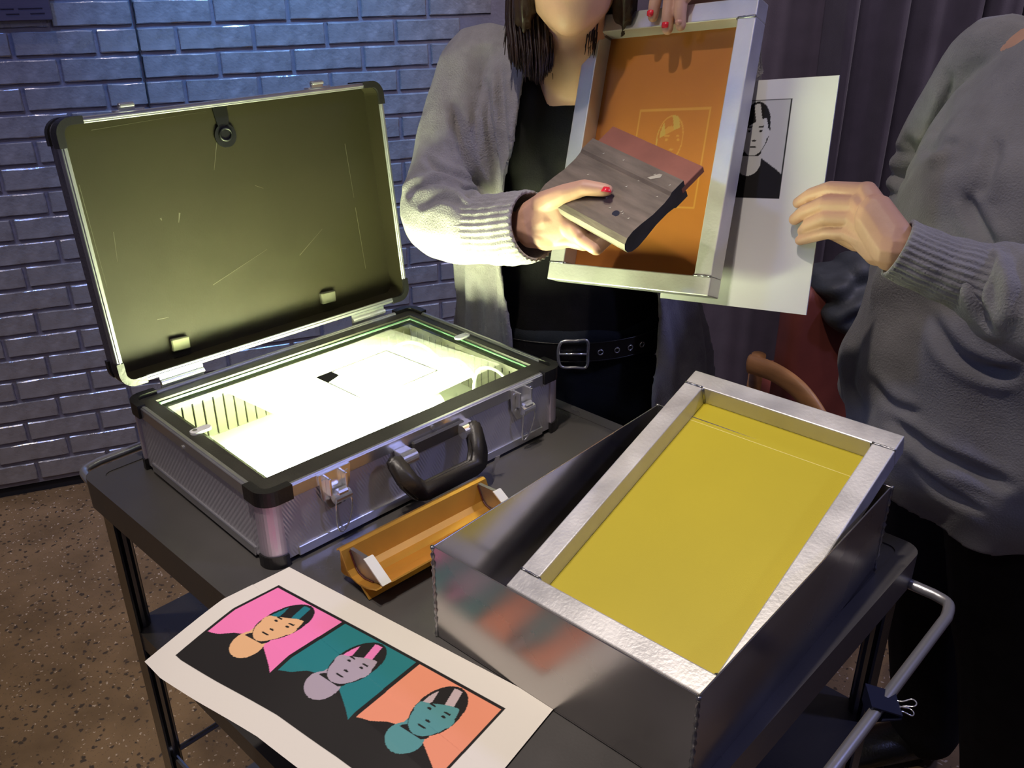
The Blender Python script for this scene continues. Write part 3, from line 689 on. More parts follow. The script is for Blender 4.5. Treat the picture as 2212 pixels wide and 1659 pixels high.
# white sheet behind the raised frame
bR = rodr((1.164, -0.5646, -0.5366)); S_ = .795; bO = CAM + S_ * (V((0.4524, 1.278, 1.0031)) - CAM)
BW, BH = .2092, .283
def bpaint(x, y):
    base = np.empty((len(x), 3)); base[:] = (.80, .80, .80)
    X = (x + .151) / .096; Y = (y - .138) / .121; ins = (X > 0) & (X < 1) & (Y > 0) & (Y < 1)
    C = bust(X, Y, (.62, .62, .62), (.66, .66, .66), (.66, .66, .66))
    base[ins] = C[ins]; return base
nx, ny = 220, 300
vs = [(-BW + BW * i / nx, BH * j / ny, .0006) for j in range(ny + 1) for i in range(nx + 1)]
fs = [(j * (nx + 1) + i, j * (nx + 1) + i + 1, (j + 1) * (nx + 1) + i + 1, (j + 1) * (nx + 1) + i) for j in range(ny) for i in range(nx)]
bd_ = empty('white_sheet', 'stiff white sheet with a black and white portrait held behind the raised frame', 'sheet', bO, bR)
o = pydata('printed_face', vs, fs, PRINT, bd_, smooth=False); A = np.array(vs); set_col(o.data, bpaint(A[:, 0], A[:, 1]))
b = BM(); box(b, (-BW, 0, -.0012), (0, BH, .0004)); obj('backing', b, mat('white_card', (.80, .80, .80), .5), bd_)

# ------------------------------------------------------------------ portrait print on the table edge
def quad_uv(s, t):
    Lp = [(-.093, .502), (-.0928, .470), (-.085, .417), (-.071, .331), (-.064, .252), (-.0600, .180), (-.056, .118)]
    tl = [0, .083, .221, .445, .651, .84, 1.0]
    lx = interp(tl, [p[0] for p in Lp], t); ly = interp(tl, [p[1] for p in Lp], t)
    rx = .074 + (.122 - .074) * t; ry = .493 + (.148 - .493) * t
    bowx = 4 * s * (1 - s) * (-.004) * (1 - t)
    return lx + (rx - lx) * s + bowx, ly + (ry - ly) * s
def sheet_z(u, v):
    z = .0022
    if u < .03: z += -.42 * max(0, -u - .004) ** 1.12 + .0006 * math.sin(v * 40)
    return z
NXs, NYs = 270, 560
vs = []; ST = []
cm = cart.matrix_world; o_ = V((0, 0, .9)); 
for j in range(NYs + 1):
    for i in range(NXs + 1):
        s, t = i / NXs, j / NYs; u, v = quad_uv(s, t)
        z = sheet_z(u, v); vs.append((u, v, .9 + z)); ST.append((s, t))
fs = [(j * (NXs + 1) + i, j * (NXs + 1) + i + 1, (j + 1) * (NXs + 1) + i + 1, (j + 1) * (NXs + 1) + i) for j in range(NYs) for i in range(NXs)]
pr = pydata('portrait_print', vs, fs, PRINT, smooth=True); pr.matrix_world = cart.matrix_world.copy()
tag(pr, 'white paper strip with pink, teal and orange portrait panels overhanging the cart edge', 'print')
ST = np.array(ST); s_, t_ = ST[:, 0], ST[:, 1]
C = np.empty((len(vs), 3)); C[:] = lin((226, 220, 210))
S0, S1 = .15, .835
PAN = [(.062, .335, lin((246, 128, 186)), lin((232, 182, 134)), lin((30, 118, 130))),
       (.341, .612, lin((34, 122, 128)), lin((172, 158, 172)), lin((238, 130, 190))),
       (.618, .895, lin((236, 150, 118)), lin((88, 148, 150)), lin((196, 176, 178)))]
fr = (s_ > S0 - .008) & (s_ < S1 + .010) & (t_ > PAN[0][0] - .005) & (t_ < PAN[2][1] + .005); C[fr] = INK
for t0, t1, bg, fc, hr in PAN:
    X = (t_ - t0) / (t1 - t0); Y = (s_ - S0) / (S1 - S0); ins = (X > 0) & (X < 1) & (Y > 0) & (Y < 1)
    Cb = bust(X[ins], Y[ins], bg, fc, hr); C[ins] = Cb
set_col(pr.data, C)

# ------------------------------------------------------------------ gold scoop coater
co = empty('scoop_coater', 'gold anodised trough coater with end plates between the case and the tray', 'coater', cart.matrix_world @ V((.1020, .432, .9015)), CYAW - .045)
L_ = .207
# profile in (p, z): p runs towards the tray (-v)
prof = [(-.0075, .0530), (-.0070, .0560), (-.003, .0585), (.001, .0570), (.0095, .026), (.0150, .0185), (.0250, .0165), (.0400, .0225), (.0560, .0330), (.0575, .0315), (.0415, .0200), (.0330, .0165), (.0430, .0), (.0415, -.0), (.0305, .0148), (.0230, .0143), (.0140, .0160), (.0020, .0135), (-.0030, .0150), (-.0028, .0135), (.002, .0118), (.0110, .0150), (.0075, .0250), (-.0010, .0545), (-.003, .0565), (-.0055, .0545), (-.0062, .0525)]
def exb(poly, x0, x1):
    b = BM(); M = Matrix(((0, 0, 1, 0), (-1.08, 0, 0, 0), (0, .66, 0, 0), (0, 0, 0, 1))); prism(b, poly, x0, x1, M); return b
b = exb(prof[:24] + prof[24:], 0, L_); obj('trough', b, GOLD, co)
for x0, x1 in ((.010, .0145), (L_ - .014, L_ - .0095)):
    obj('end_plate', exb([(.0020, .0555), (.0300, .0600), (.0565, .0345), (.0400, .0232), (.0250, .0172), (.0152, .0192), (.0100, .0265)], x0, x1), mat('end_plate_metal', (.30, .28, .28), .4, .8), co)
    obj('end_tape', exb([(.0290, .0612), (.0310, .0618), (.0585, .0352), (.0565, .0335)], x0 - .003, x1 + .004), WHITEP, co, label='white end plate edge')
    b = BM(); xm = x0 - .0008 if x0 < .1 else x0 - .0008
    tube(b, [V((xm, -p * 1.08, z * .66)) for p, z in ((.0028, .0535), (.0110, .0270), (.0165, .0200), (.0260, .0180), (.0400, .0240))], .0009, 6); obj('glue_seam', b, mat('dark_red_seam', (.06, .008, .008), .5), co)

# ------------------------------------------------------------------ squeegee
sR = rodr((0.6419, -0.0947, -0.8944)); sO = V((0.0339, 1.0848, 1.2316))
sq = empty('squeegee', 'wooden squeegee with a red-brown rubber blade held in front of the frame', 'squeegee', sO, sR)
front = [(0, 0), (.002, .007), (.008, .0115), (.018, .0135), (.032, .012), (.050, .0088), (.070, .0086), (.080, .0105), (.084, .013), (.104, .013)]
poly = front + [(.104, .0046), (.098, .0046), (.098, -.0046), (.104, -.0046)] + [(y, -z) for y, z in front[::-1][:-1]]
b = BM(); M = Matrix(((0, 0, 1, 0), (1, 0, 0, 0), (0, 1, 0, 0), (0, 0, 0, 1))); SL = .149
prism(b, poly, 0, SL, M); me = bpy.data.meshes.new('wooden_handle'); bmesh.ops.recalc_face_normals(b, faces=b.faces)
for f in b.faces:
    if len(f.verts) > 6: f.material_index = 1
b.to_mesh(me); b.free(); link('wooden_handle', me, [WOOD, ENDW], sq)
b = BM(); box(b, (.0008, .0985, -.0044), (SL - .0008, .1370, .0044), .0006); obj('rubber_blade', b, RUBBER, sq)
b = BM(); tube(b, [(.112, .028, .0120), (.112, .028, .0128)], .0046, 16); obj('dowel_hole', b, mat('blue_black_plug', (.004, .008, .03), .4), sq)
b = BM(); random.seed(5)
prism(b, [(.108, .087), (.113, .0868), (.122, .0945), (.121, .099), (.117, .0985)], .0128, .0134)
for k in range(16):
    x, y = random.uniform(.03, .14), random.uniform(.02, .1); z = interp([p[0] for p in front], [p[1] for p in front], y)
    prism(b, [(x, y), (x + .0025, y + .0006), (x + .002, y + .003)], z - .0004, z + .0004)
obj('paint_spot', b, mat('pale_paint', (.50, .46, .36), .6), sq, kind='stuff')

# ------------------------------------------------------------------ red chair with a dark jacket
ch = empty('armchair', 'red-brown upholstered armchair with a bent wooden arm behind the cart', 'chair', (0.895, 1.95, 0), math.radians(8))
b = BM(); box(b, (-.235, .02, .10), (.34, .12, .80), .03, seg=3); obj('backrest', b, REDC, ch, smooth=True)
b = BM(); box(b, (-.10, .12, .30), (.32, .56, .38), .03, seg=3); obj('seat', b, REDC, ch, smooth=True)
for s in (-1, 1):
    cx = .055 + s * .30; dx = 0.0 if s < 0 else 0.0
    b = BM(); P = spline([(cx - .05, .10, .585), (cx - .01, .02, .590), (cx + .03, -.06, .560), (cx + .072, -.13, .47), (cx + .10, -.17, .34), (cx + .11, -.18, .02)], 8)
    tube(b, P, .026, 10, flat=.55); obj('bent_arm', b, BENT, ch, smooth=True)
    b = BM(); tube(b, [(cx - .02, .12, .60), (cx - .02, .16, .01)], .018, 10); obj('leg', b, BENT, ch, smooth=True)
def remesh(bm, voxel, smooth=2, name='blob', fn=None):
    me = bpy.data.meshes.new(name); bm.to_mesh(me); bm.free(); o = bpy.data.objects.new('tmp', me); COL.objects.link(o)
    md = o.modifiers.new('r', 'REMESH'); md.mode = 'VOXEL'; md.voxel_size = voxel
    if smooth: s = o.modifiers.new('s', 'SMOOTH'); s.factor = .6; s.iterations = smooth
    dg = bpy.context.evaluated_depsgraph_get(); r = bpy.data.meshes.new_from_object(o.evaluated_get(dg)); bpy.data.objects.remove(o); bpy.data.meshes.remove(me)
    r.name = name
    if fn:
        n = len(r.vertices); co = np.empty(n * 3); r.vertices.foreach_get('co', co); co = co.reshape(-1, 3); no = np.empty(n * 3); r.vertices.foreach_get('normal', no)
        co = co + fn(co, no.reshape(-1, 3)); r.vertices.foreach_set('co', co.ravel()); r.update()
    r.materials.clear()
    return r
def hull(bm, A, B, rot=None):
    """solid joining two ellipsoids: A, B = (centre, radius or (rx, ry, rz))"""
    pts = []
    for c, r in (A, B):
        r = (r, r, r) if not isinstance(r, (tuple, list)) else r
        for j in range(7):
            th = math.pi * j / 6
            for i in range(12 if 0 < j < 6 else 1):
                ph = 2 * math.pi * i / 12; d = V((r[0] * math.sin(th) * math.cos(ph), r[1] * math.sin(th) * math.sin(ph), r[2] * math.cos(th)))
                if rot is not None: d = rot @ d
                pts.append(V(c) + d)
    vs = [bm.verts.new(p) for p in pts]
    r_ = bmesh.ops.convex_hull(bm, input=vs)
    bad = {g for k in ('geom_interior', 'geom_unused') for g in r_[k] if isinstance(g, bmesh.types.BMVert)}
    bmesh.ops.delete(bm, geom=list(bad), context='VERTS')
def hulls(bm, nodes):
    pts = []
    for c, r in nodes:
        for j in range(7):
            th = math.pi * j / 6
            for i in range(12 if 0 < j < 6 else 1):
                ph = 2 * math.pi * i / 12; pts.append(V(c) + V((math.sin(th) * math.cos(ph), math.sin(th) * math.sin(ph), math.cos(th))) * r)
    vs = [bm.verts.new(p) for p in pts]; r_ = bmesh.ops.convex_hull(bm, input=vs)
    bad = {g for k in ('geom_interior', 'geom_unused') for g in r_[k] if isinstance(g, bmesh.types.BMVert)}
    bmesh.ops.delete(bm, geom=list(bad), context='VERTS')
def chain(bm, nodes, rot=None):
    for a, b_ in zip(nodes[:-1], nodes[1:]): hull(bm, a, b_, rot)

jb = BM(); cw = ch.matrix_world
for k in range(8):
    x = -.14 + k * .065; hull(jb, ((x, .07, .815 + .015 * math.sin(k * 2)), (.05, .07, .030)), ((x + .02, -.01 + .015 * math.sin(k * 3), .745 - .02 * (k % 3)), (.045, .030, .05)))
    hull(jb, ((x, .07, .81), (.05, .07, .028)), ((x, .16, .68), (.05, .03, .05)))
def wr(co, no):
    d = .008 * np.sin(co[:, 0] * 55 + 6 * np.sin(co[:, 2] * 20)) + .005 * np.sin(co[:, 2] * 70 + co[:, 0] * 30); return no * d[:, None]
me = remesh(jb, .008, 3, 'jacket', wr); jk = link('jacket', me, JACKET, smooth=True); jk.matrix_world = cw.copy()
tag(jk, 'dark jacket slung over the top of the red-brown armchair', 'jacket')
#PEOPLE#
# ------------------------------------------------------------------ people
def nail(bm, c, ax, up, L=.009, w=.0052):
    """small curved plate lying on a fingertip: c centre, ax along the finger, up outward"""
    ax = V(ax).normalized(); up = (V(up) - ax * V(up).dot(ax)).normalized(); sd = ax.cross(up); n = 6; top = []; 
    rows = []
    for j in range(5):
        t = j / 4; ww = w * (math.sqrt(max(0.0, 1 - (2 * t - 1) ** 4)) * .9 + .1)
        rows.append([bm.verts.new(V(c) + ax * (t - .5) * L + sd * ww * math.sin(a) + up * (ww * math.cos(a) - w * .55)) for a in [(-1 + 2 * k / n) * 1.0 for k in range(n + 1)]])
    for j in range(4):
        for k in range(n): bm.faces.new((rows[j][k], rows[j][k + 1], rows[j + 1][k + 1], rows[j + 1][k]))
def knit_noise(amp, sc, seed=0.0):
    def f(co, no):
        x, y, z = co[:, 0] * sc + seed, co[:, 1] * sc, co[:, 2] * sc
        d = np.sin(x * 1.3 + 2 * np.sin(y * .9 + z * .5)) * .5 + np.sin(z * .8 + 1.7 * np.sin(x * 1.1)) * .3 + np.sin((x + y) * 2.3 + z) * .2
        return no * (amp * d)[:, None]
    return f
def grooves(co, no, lines):
    """press soft fold lines into cloth: each line is a run of points, a half-width and a depth"""
    d = co - np.array(CAM); z = d @ np.array(FW); px = 1106 + FPX * (d @ np.array(RT)) / z; py = 829.5 - FPX * (d @ np.array(UP)) / z
    face = np.clip(-(no @ np.array(FW)) * 2 + .2, 0, 1); out = np.zeros(len(co))
    for pts, w, dep in lines:
        P = [at(x, y, 1.0) for x, y in pts]; P = spline(P, 6); Q = []
        for p in P:
            e = p - CAM; q_ = e.dot(FW); Q.append((1106 + FPX * e.dot(RT) / q_, 829.5 - FPX * e.dot(UP) / q_))
        best = np.full(len(co), 1e9); along = np.zeros(len(co)); n = len(Q) - 1
        for i in range(n):
            (x0, y0), (x1, y1) = Q[i], Q[i + 1]; dx, dy = x1 - x0, y1 - y0; t = np.clip(((px - x0) * dx + (py - y0) * dy) / (dx * dx + dy * dy + 1e-9), 0, 1)
            r = np.hypot(px - x0 - t * dx, py - y0 - t * dy); m_ = r < best; best[m_] = r[m_]; along[m_] = (i + t[m_]) / n
        env = np.clip(np.minimum(along, 1 - along) * 5, 0, 1)
        out += dep * env * (-np.exp(-(best / w) ** 2) + .45 * np.exp(-((best - 2.1 * w) / (1.1 * w)) ** 2))
    return no * (out * face)[:, None]
def cshell(bm, rings, thick):
    """closed C-shaped shell: rings = list of outlines (outer points list), each with matching inner points"""
    R = []
    for outer, inner in rings: R.append([bm.verts.new(p) for p in outer + inner[::-1]])
    n = len(R[0])
    for a, b_ in zip(R[:-1], R[1:]):
        for k in range(n): bm.faces.new((a[k], a[(k + 1) % n], b_[(k + 1) % n], b_[k]))
    h = n // 2
    for r_, fl in ((R[0], 1), (R[-1], 0)):
        for k in range(h - 1):
            f = (r_[k], r_[k + 1], r_[n - 2 - k], r_[n - 1 - k]); bm.faces.new(f[::-1] if fl else f)
def body_mesh(segs, hands, parent):
    """one mesh: body grown from joined volumes and finely grown hands that run into the wrists"""
    b = BM()
    for s in segs: chain(b, s)
    m1 = remesh(b, .006, 3, 'body')
    bb = BM(); bb.from_mesh(m1)
    for h in hands:
        hb = BM()
        for s in h[0]: chain(hb, s)
        hulls(hb, h[1]); m2 = remesh(hb, .0014, h[2], 'hand', lambda co, no: no * .0003); bb.from_mesh(m2); bpy.data.meshes.remove(m2)
    bpy.data.meshes.remove(m1)
    return obj('body', bb, SKIN, parent, smooth=True)
def ribbed_cuff(name, pts, radii, nr, amp, parent, mt, th=.004, seg=None):
    pts = spline(pts, 8); m = len(pts); seg = nr * 6; T, N, B = frames(pts); vs = []; fs = []
    rad = [interp(np.linspace(0, 1, len(radii)), radii, i / (m - 1)) for i in range(m)]
    L = list(range(m)) + list(range(m - 1, -1, -1))
    for q_, i in enumerate(L):
        for k in range(seg):
            a = 2 * math.pi * k / seg; r = rad[i] + (amp * math.cos(a * nr) if q_ < m else -th)
            r *= 1 + .015 * math.sin(i * 1.1 + k * .05)
            vs.append(pts[i] + (N[i] * math.cos(a) + B[i] * math.sin(a)) * r)
    for j in range(len(L) - 1):
        for k in range(seg): fs.append((j * seg + k, j * seg + (k + 1) % seg, (j + 1) * seg + (k + 1) % seg, (j + 1) * seg + k))
    return pydata(name, vs, fs, mt, parent)

# ---- woman in the grey cardigan
woman = empty('person', 'woman in open grey cardigan and black top holding the orange screen and squeegee', 'person', (0, 0, 0))
WX, WYY = .095, 1.42
S_R = at(1035, 130, 1.36); E_R = at(948, 455, 1.30); C0 = at(1040, 492, 1.19); C1 = at(1150, 492, 1.115)
# squeegee-space helper
sn = sR @ V((0, 0, 1)); sx = sR @ V((1, 0, 0)); sy = sR @ V((0, 1, 0))
def onsq(px, py, off): return ray_plane(px, py, sO + sn * off, sn)
th = [at(1222, 418, 1.064), onsq(1262, 405, .0225), onsq(1302, 410, .0195)]
wristR = at(1150, 480, 1.118)
mcpI = at(1205, 470, 1.094)
fI = [(mcpI, .0120), (onsq(1252, 512, -.0225), .0098), (onsq(1288, 536, -.0245), .0086), (onsq(1330, 500, -.021), .0074), (onsq(1350, 470, -.0195), .0062)]
palm = [
    [(at(1150, 478, 1.118), (.024, .019, .026)), (at(1188, 442, 1.096), (.020, .016, .019))],
    [(at(1150, 490, 1.122), .022), (at(1190, 470, 1.100), .0205), (at(1205, 478, 1.098), .014)],
    [(at(1146, 490, 1.122), .023), (at(1180, 508, 1.114), .0195), (at(1205, 514, 1.106), .013)],
    [(at(1176, 442, 1.095), .0165), (at(1200, 429, 1.076), .0135), (th[0], .0115), (th[1], .0095), (th[2], .0080), (onsq(1313, 411, .0185), .0064)],
    [(at(1196, 455, 1.092), .014), (at(1224, 440, 1.074), .0095)],
    fI,
    [(at(1190, 494, 1.110), .0140), (at(1222, 513, 1.098), .0115), (onsq(1262, 526, -.030), .0090), (onsq(1310, 505, -.024), .0075), (onsq(1335, 480, -.021), .0063)],
    [(at(1178, 505, 1.114), .0150), (at(1205, 518, 1.106), .0120), (onsq(1232, 518, -.032), .0088), (onsq(1270, 495, -.026), .0070), (onsq(1290, 475, -.021), .0060)],
    [(at(1170, 505, 1.117), .0160), (at(1192, 519, 1.110), .0120), (onsq(1208, 512, -.032), .0080), (onsq(1235, 490, -.026), .0062)],
    [(at(1200, 430, 1.084), .0125), (at(1222, 452, 1.082), .0095), (at(1232, 480, 1.083), .0095), (onsq(1252, 508, -.018), .0095)],
]
def hf(x, y, z): return hO + hR @ V((x, y, z))
wl = hf(.150, .400, -.115)
lh = [
    [(wl, .024), (hf(.150, .405, -.070), .022)],
    [(wl, .021), (hf(.120, .402, -.052), .0125)], [(wl, .021), (hf(.138, .405, -.048), .0125)], [(wl, .021), (hf(.157, .405, -.046), .012)], [(wl, .020), (hf(.174, .400, -.048), .0115)],
    [(hf(.118, .402, -.052), .0105), (hf(.1155, .408, -.012), .0095), (hf(.114, .388, .0125), .0084), (hf(.1125, .365, .0115), .0078), (hf(.1115, .352, .0095), .0068)],
    [(hf(.136, .405, -.048), .0110), (hf(.134, .412, -.008), .0098), (hf(.1345, .388, .0135), .0088), (hf(.1355, .350, .0115), .0082), (hf(.1360, .334, .0085), .0070)],
    [(hf(.154, .405, -.046), .0105), (hf(.151, .411, -.008), .0095), (hf(.1505, .386, .0135), .0088), (hf(.1525, .352, .0110), .0080), (hf(.1545, .337, .0080), .0066)],
    [(hf(.172, .400, -.048), .0095), (hf(.166, .412, -.012), .0084), (hf(.162, .396, .0125), .0074), (hf(.1600, .378, .0130), .0068), (hf(.1590, .370, .0115), .0060)],
    [(hf(.140, .398, -.085), .014), (hf(.112, .372, -.066), .011), (hf(.104, .345, -.048), .0092), (hf(.103, .330, -.040), .0075)],
]
E_L = V((.352, 1.36, 1.130)); S_L = V((.222, 1.41, 1.335))
neck = V((.098, 1.375, 1.345)); jaw = V((.086, 1.322, 1.432)); head = V((.088, 1.325, 1.512))
face = [
    [((.098, 1.39, 1.33), (.055, .045, .05)), (neck, (.050, .047, .04)), (jaw, (.046, .046, .045))],
    [(head, (.070, .086, .092)), ((.084, 1.300, 1.470), (.060, .062, .065)), ((.079, 1.268, 1.436), (.034, .032, .026)), ((.0785, 1.262, 1.419), (.020, .018, .014))],
    [((.086, 1.245, 1.500), (.009, .010, .012)), ((.083, 1.228, 1.484), (.011, .012, .009))],
    [((.081, 1.243, 1.466), (.020, .010, .006)), ((.081, 1.245, 1.458), (.018, .010, .006))],
    [((.020, 1.335, 1.49), (.006, .014, .022)), ((.020, 1.337, 1.475), (.006, .010, .014))], [((.157, 1.335, 1.49), (.006, .014, .022)), ((.157, 1.337, 1.475), (.006, .010, .014))],
]
torso = [
    [((WX, WYY, 1.34), (.150, .065, .045)), ((WX, WYY - .012, 1.23), (.142, .088, .07)), ((WX, WYY, 1.08), (.118, .082, .07)), ((WX, WYY, .92), (.152, .098, .08)), ((WX, WYY + .01, .83), (.160, .105, .07))],
    [((WX - .045, WYY - .050, 1.20), .042), ((WX - .045, WYY - .035, 1.17), .040)], [((WX + .045, WYY - .050, 1.20), .042), ((WX + .045, WYY - .035, 1.17), .040)],
    [(S_R, .040), (at(985, 270, 1.35), .034), (at(960, 385, 1.335), .031), (at(950, 460, 1.305), .031), (at(987, 486, 1.24), .029), (C0, .028), (at(1108, 490, 1.145), .021)], [(S_L, .045), (E_L, .036), (wl * .85 + E_L * .15, .020)],
    [(S_R, .048), ((WX - .05, WYY, 1.36), .042)], [(S_L, .048), ((WX + .05, WYY, 1.36), .042)],
]
legs = []
for s in (-1, 1):
    legs.append([((WX + s * .085, WYY + .01, .80), .088), ((WX + s * .09, WYY, .46), .056), ((WX + s * .09, WYY + .03, .12), .036), ((WX + s * .095, WYY + .02, .06), .036)])
    legs.append([((WX + s * .095, WYY + .03, .045), .036), ((WX + s * .10, WYY - .12, .032), (.038, .04, .024))])
palm_slab = [(at(1150, 476, 1.118), .021), (at(1150, 502, 1.122), .020), (at(1205, 432, 1.080), .0125), (at(1222, 458, 1.085), .0105), (at(1226, 498, 1.090), .0115), (at(1205, 516, 1.106), .0115), (at(1176, 518, 1.114), .0115)]
palm_left = [(wl, .021), (hf(.120, .402, -.052), .0115), (hf(.138, .405, -.048), .0115), (hf(.172, .400, -.048), .0110)]
body_mesh(torso + face + legs, [(palm, palm_slab, 8), (lh, palm_left, 5)], woman)
nb_ = BM(); nail(nb_, onsq(1309, 409, .0262), th[2] - th[1], sn + sy * .35, .0125, .0062)
obj('thumb_nail', nb_, NAIL, woman, smooth=True, label='red polished thumb nail')
for tip, pre, sz in ((hf(.1115, .354, .0175), hf(.1125, .365, .0115), .0058), (hf(.1360, .337, .0160), hf(.1355, .350, .0115), .0060), (hf(.1590, .373, .0178), hf(.1600, .378, .013), .0050)):
    nb_ = BM(); nail(nb_, tip, hR @ V((0, -1, -.12)), hR @ V((0, .1, 1)), .0110, sz); obj('finger_nail', nb_, NAIL, woman, smooth=True)
nb_ = BM(); nail(nb_, hf(.1545, .339, .0150), hR @ V((0, -1, -.3)), hR @ V((0.2, .1, 1)), .009, .0052); obj('finger_nail', nb_, mat('bare_nail', (.62, .33, .25), .25), woman, smooth=True)
for s in (-1, 1):
    b = BM(); bmesh.ops.create_uvsphere(b, u_segments=14, v_segments=10, radius=.0115); b.transform(Matrix.Translation((.086 + s * .030, 1.256, 1.500))); e_ = obj('eye', b, mat('eye_white', (.75, .72, .70), .2), woman, smooth=True)
    b = BM(); bmesh.ops.create_uvsphere(b, u_segments=12, v_segments=8, radius=.0055); b.transform(Matrix.Translation((.086 + s * .030, 1.2485, 1.4985))); obj('iris', b, mat('iris_brown', (.05, .02, .01), .1), e_, smooth=True)
b = BM(); tube(b, spline([(.062, 1.2375, 1.4640), (.075, 1.2300, 1.4665), (.081, 1.2305, 1.4650), (.088, 1.2300, 1.4665), (.101, 1.2375, 1.4640)], 5), [.001] * 3 + [.0035] * 15 + [.001] * 3, 8); obj('lips', b, mat('lips', (.50, .16, .14), .35), woman, smooth=True)

# black top
b = BM(); chain(b, [((WX, WYY, 1.30), (.120, .080, .03)), ((WX, WYY - .014, 1.23), (.148, .096, .07)), ((WX, WYY, 1.08), (.125, .092, .07)), ((WX, WYY, .95), (.148, .104, .06))])
for s in (-1, 1):
    chain(b, [((WX + s * .048, WYY - .060, 1.20), .054), ((WX + s * .045, WYY - .040, 1.16), .054)])
    chain(b, [((WX + s * .080, WYY - .075, 1.24), (.042, .03, .04)), ((WX + s * .072, WYY - .060, 1.30), (.030, .028, .04)), ((WX + s * .080, WYY - .015, 1.350), (.026, .048, .042)), ((WX + s * .085, WYY + .04, 1.32), (.03, .03, .04))])
me = remesh(b, .006, 4, 'top', knit_noise(.002, 30)); link('black_top', me, BLACKC, woman, smooth=True)
# trousers
b = BM(); chain(b, [((WX, WYY, .955), (.158, .110, .02)), ((WX, WYY, .90), (.166, .115, .06)), ((WX, WYY + .01, .80), (.172, .118, .06))])
for s in (-1, 1): chain(b, [((WX + s * .085, WYY + .01, .80), (.090, .108, .08)), ((WX + s * .09, WYY, .46), .068), ((WX + s * .09, WYY + .03, .12), .055), ((WX + s * .09, WYY + .03, .08), .055)])
me = remesh(b, .008, 3, 'trousers', knit_noise(.003, 25)); link('trousers', me, DARKJ, woman, smooth=True)
for s in (-1, 1):
    b = BM(); chain(b, [((WX + s * .095, WYY + .04, .05), (.045, .05, .045)), ((WX + s * .105, WYY - .13, .035), (.045, .045, .03))]); box(b, (WX + s * .1 - .045, WYY - .17, .001), (WX + s * .1 + .045, WYY + .085, .02), .01)
    link('shoe', remesh(b, .006, 2, 'shoe'), LEATHER, woman, smooth=True)
# belt with buckle and eyelets
def belt_pt(a, dz=0, off=0): return V((WX + (.1745 + off) * math.sin(a), WYY - (.1235 + off) * math.cos(a), .9450 - .010 * math.cos(a) + dz))
n = 72; vs = []; fs = []
for k in range(n):
    a = 2 * math.pi * k / n
    for dz, of in ((-.0155, 0), (-.0155, .003), (.0155, .003), (.0155, 0)): vs.append(belt_pt(a, dz, of))
for k in range(n):
    for j in range(4): fs.append((k * 4 + j, k * 4 + (j + 1) % 4, ((k + 1) % n) * 4 + (j + 1) % 4, ((k + 1) % n) * 4 + j))
belt = pydata('belt', vs, fs, LEATHER, woman, smooth=False)
for dz in (-.0155, .0155):
    b = BM(); tube(b, [belt_pt(2 * math.pi * k / 72, dz, .0030) for k in range(72)], .0011, 6, closed=True); obj('edge_piping', b, LEATHER, belt, smooth=True)
b = BM(); cb = belt_pt(.03, 0, .006); bx = .022; 
P = spline([cb + V(p) for p in ((-.022, 0, .020), (-.027, 0, 0), (-.022, 0, -.022), (0, 0, -.024), (.018, 0, -.023), (.020, .002, 0), (.018, 0, .022), (0, 0, .022))], 6, closed=True)
tube(b, P, .0026, 8, closed=True); tube(b, [cb + V((-.026, -.001, 0)), cb + V((.018, -.004, .001))], .0018, 8); obj('buckle', b, CHROME, belt, smooth=True)
for a in (.26, .42, .56, .70):
    c_ = belt_pt(a, -.001, .0042); nrm = V((math.sin(a) * .1235, -math.cos(a) * .1745, 0)).normalized(); sd = V((-nrm.y, nrm.x, 0))
    b = BM(); tube(b, [c_ + (sd * math.cos(t) + V((0, 0, 1)) * math.sin(t)) * .0042 for t in [2 * math.pi * k / 14 for k in range(14)]], .0011, 6, closed=True); obj('eyelet', b, CHROME, belt, smooth=True)
# cardigan
b = BM(); rings = []
zs = [1.395, 1.375, 1.34, 1.28, 1.20, 1.10, 1.00, .90, .80, .70, .62]
aL = [.085, .120, .150, .165, .170, .172, .175, .185, .195, .202, .205]
aR = [.085, .120, .150, .165, .175, .185, .205, .235, .255, .270, .275]
bb_ = [.055, .075, .097, .124, .137, .130, .130, .140, .152, .160, .162]
eL = [-.055, -.066, -.075, -.085, -.098, -.100, -.094, -.088, -.085, -.086, -.088]
eR = [.060, .070, .085, .10, .11, .118, .128, .132, .125, .110, .105]
ZZ = np.linspace(1.395, .62, 60)
for z in ZZ:
    g = lambda A: float(np.interp(-z, [-q for q in zs], A))
    AL, AR, Bq, l_, r_ = g(aL), g(aR), g(bb_), g(eL), g(eR)
    a0 = -math.asin(max(-.98, min(.98, -l_ / AL))); a1 = math.asin(max(-.98, min(.98, r_ / AR)))
    out, inn = [], []; n = 150
    for k in range(n + 1):
        a = a0 - (2 * math.pi + a0 - a1) * k / n
        A_ = AR if math.sin(a) > 0 else AL
        f = min(1, (1.40 - z) / .25)
        edge = min(k, n - k) / n
        fold = f * (.0065 * math.sin(a * 17 + 1.4 * math.sin(z * 9)) + .004 * math.sin(a * 29 + z * 7))
        if edge < .16: fold += .007 * f * (1 + math.sin(edge * 78 + z * 2))
        for lst, th_ in ((out, 0), (inn, -.009)):
            ra, rb = A_ + fold + th_ + .004, Bq + fold + th_ + .010 * f
            lst.append(V((WX + ra * math.sin(a), WYY - rb * math.cos(a), z)))
    rings.append((out, inn))
cshell(b, rings, .009)
def chain_s(nodes, n=5):
    P = spline([p for p, r in nodes], n); R_ = np.interp(np.linspace(0, len(nodes) - 1, len(P)), range(len(nodes)), [r for p, r in nodes]); return [(p, float(r)) for p, r in zip(P, R_)]
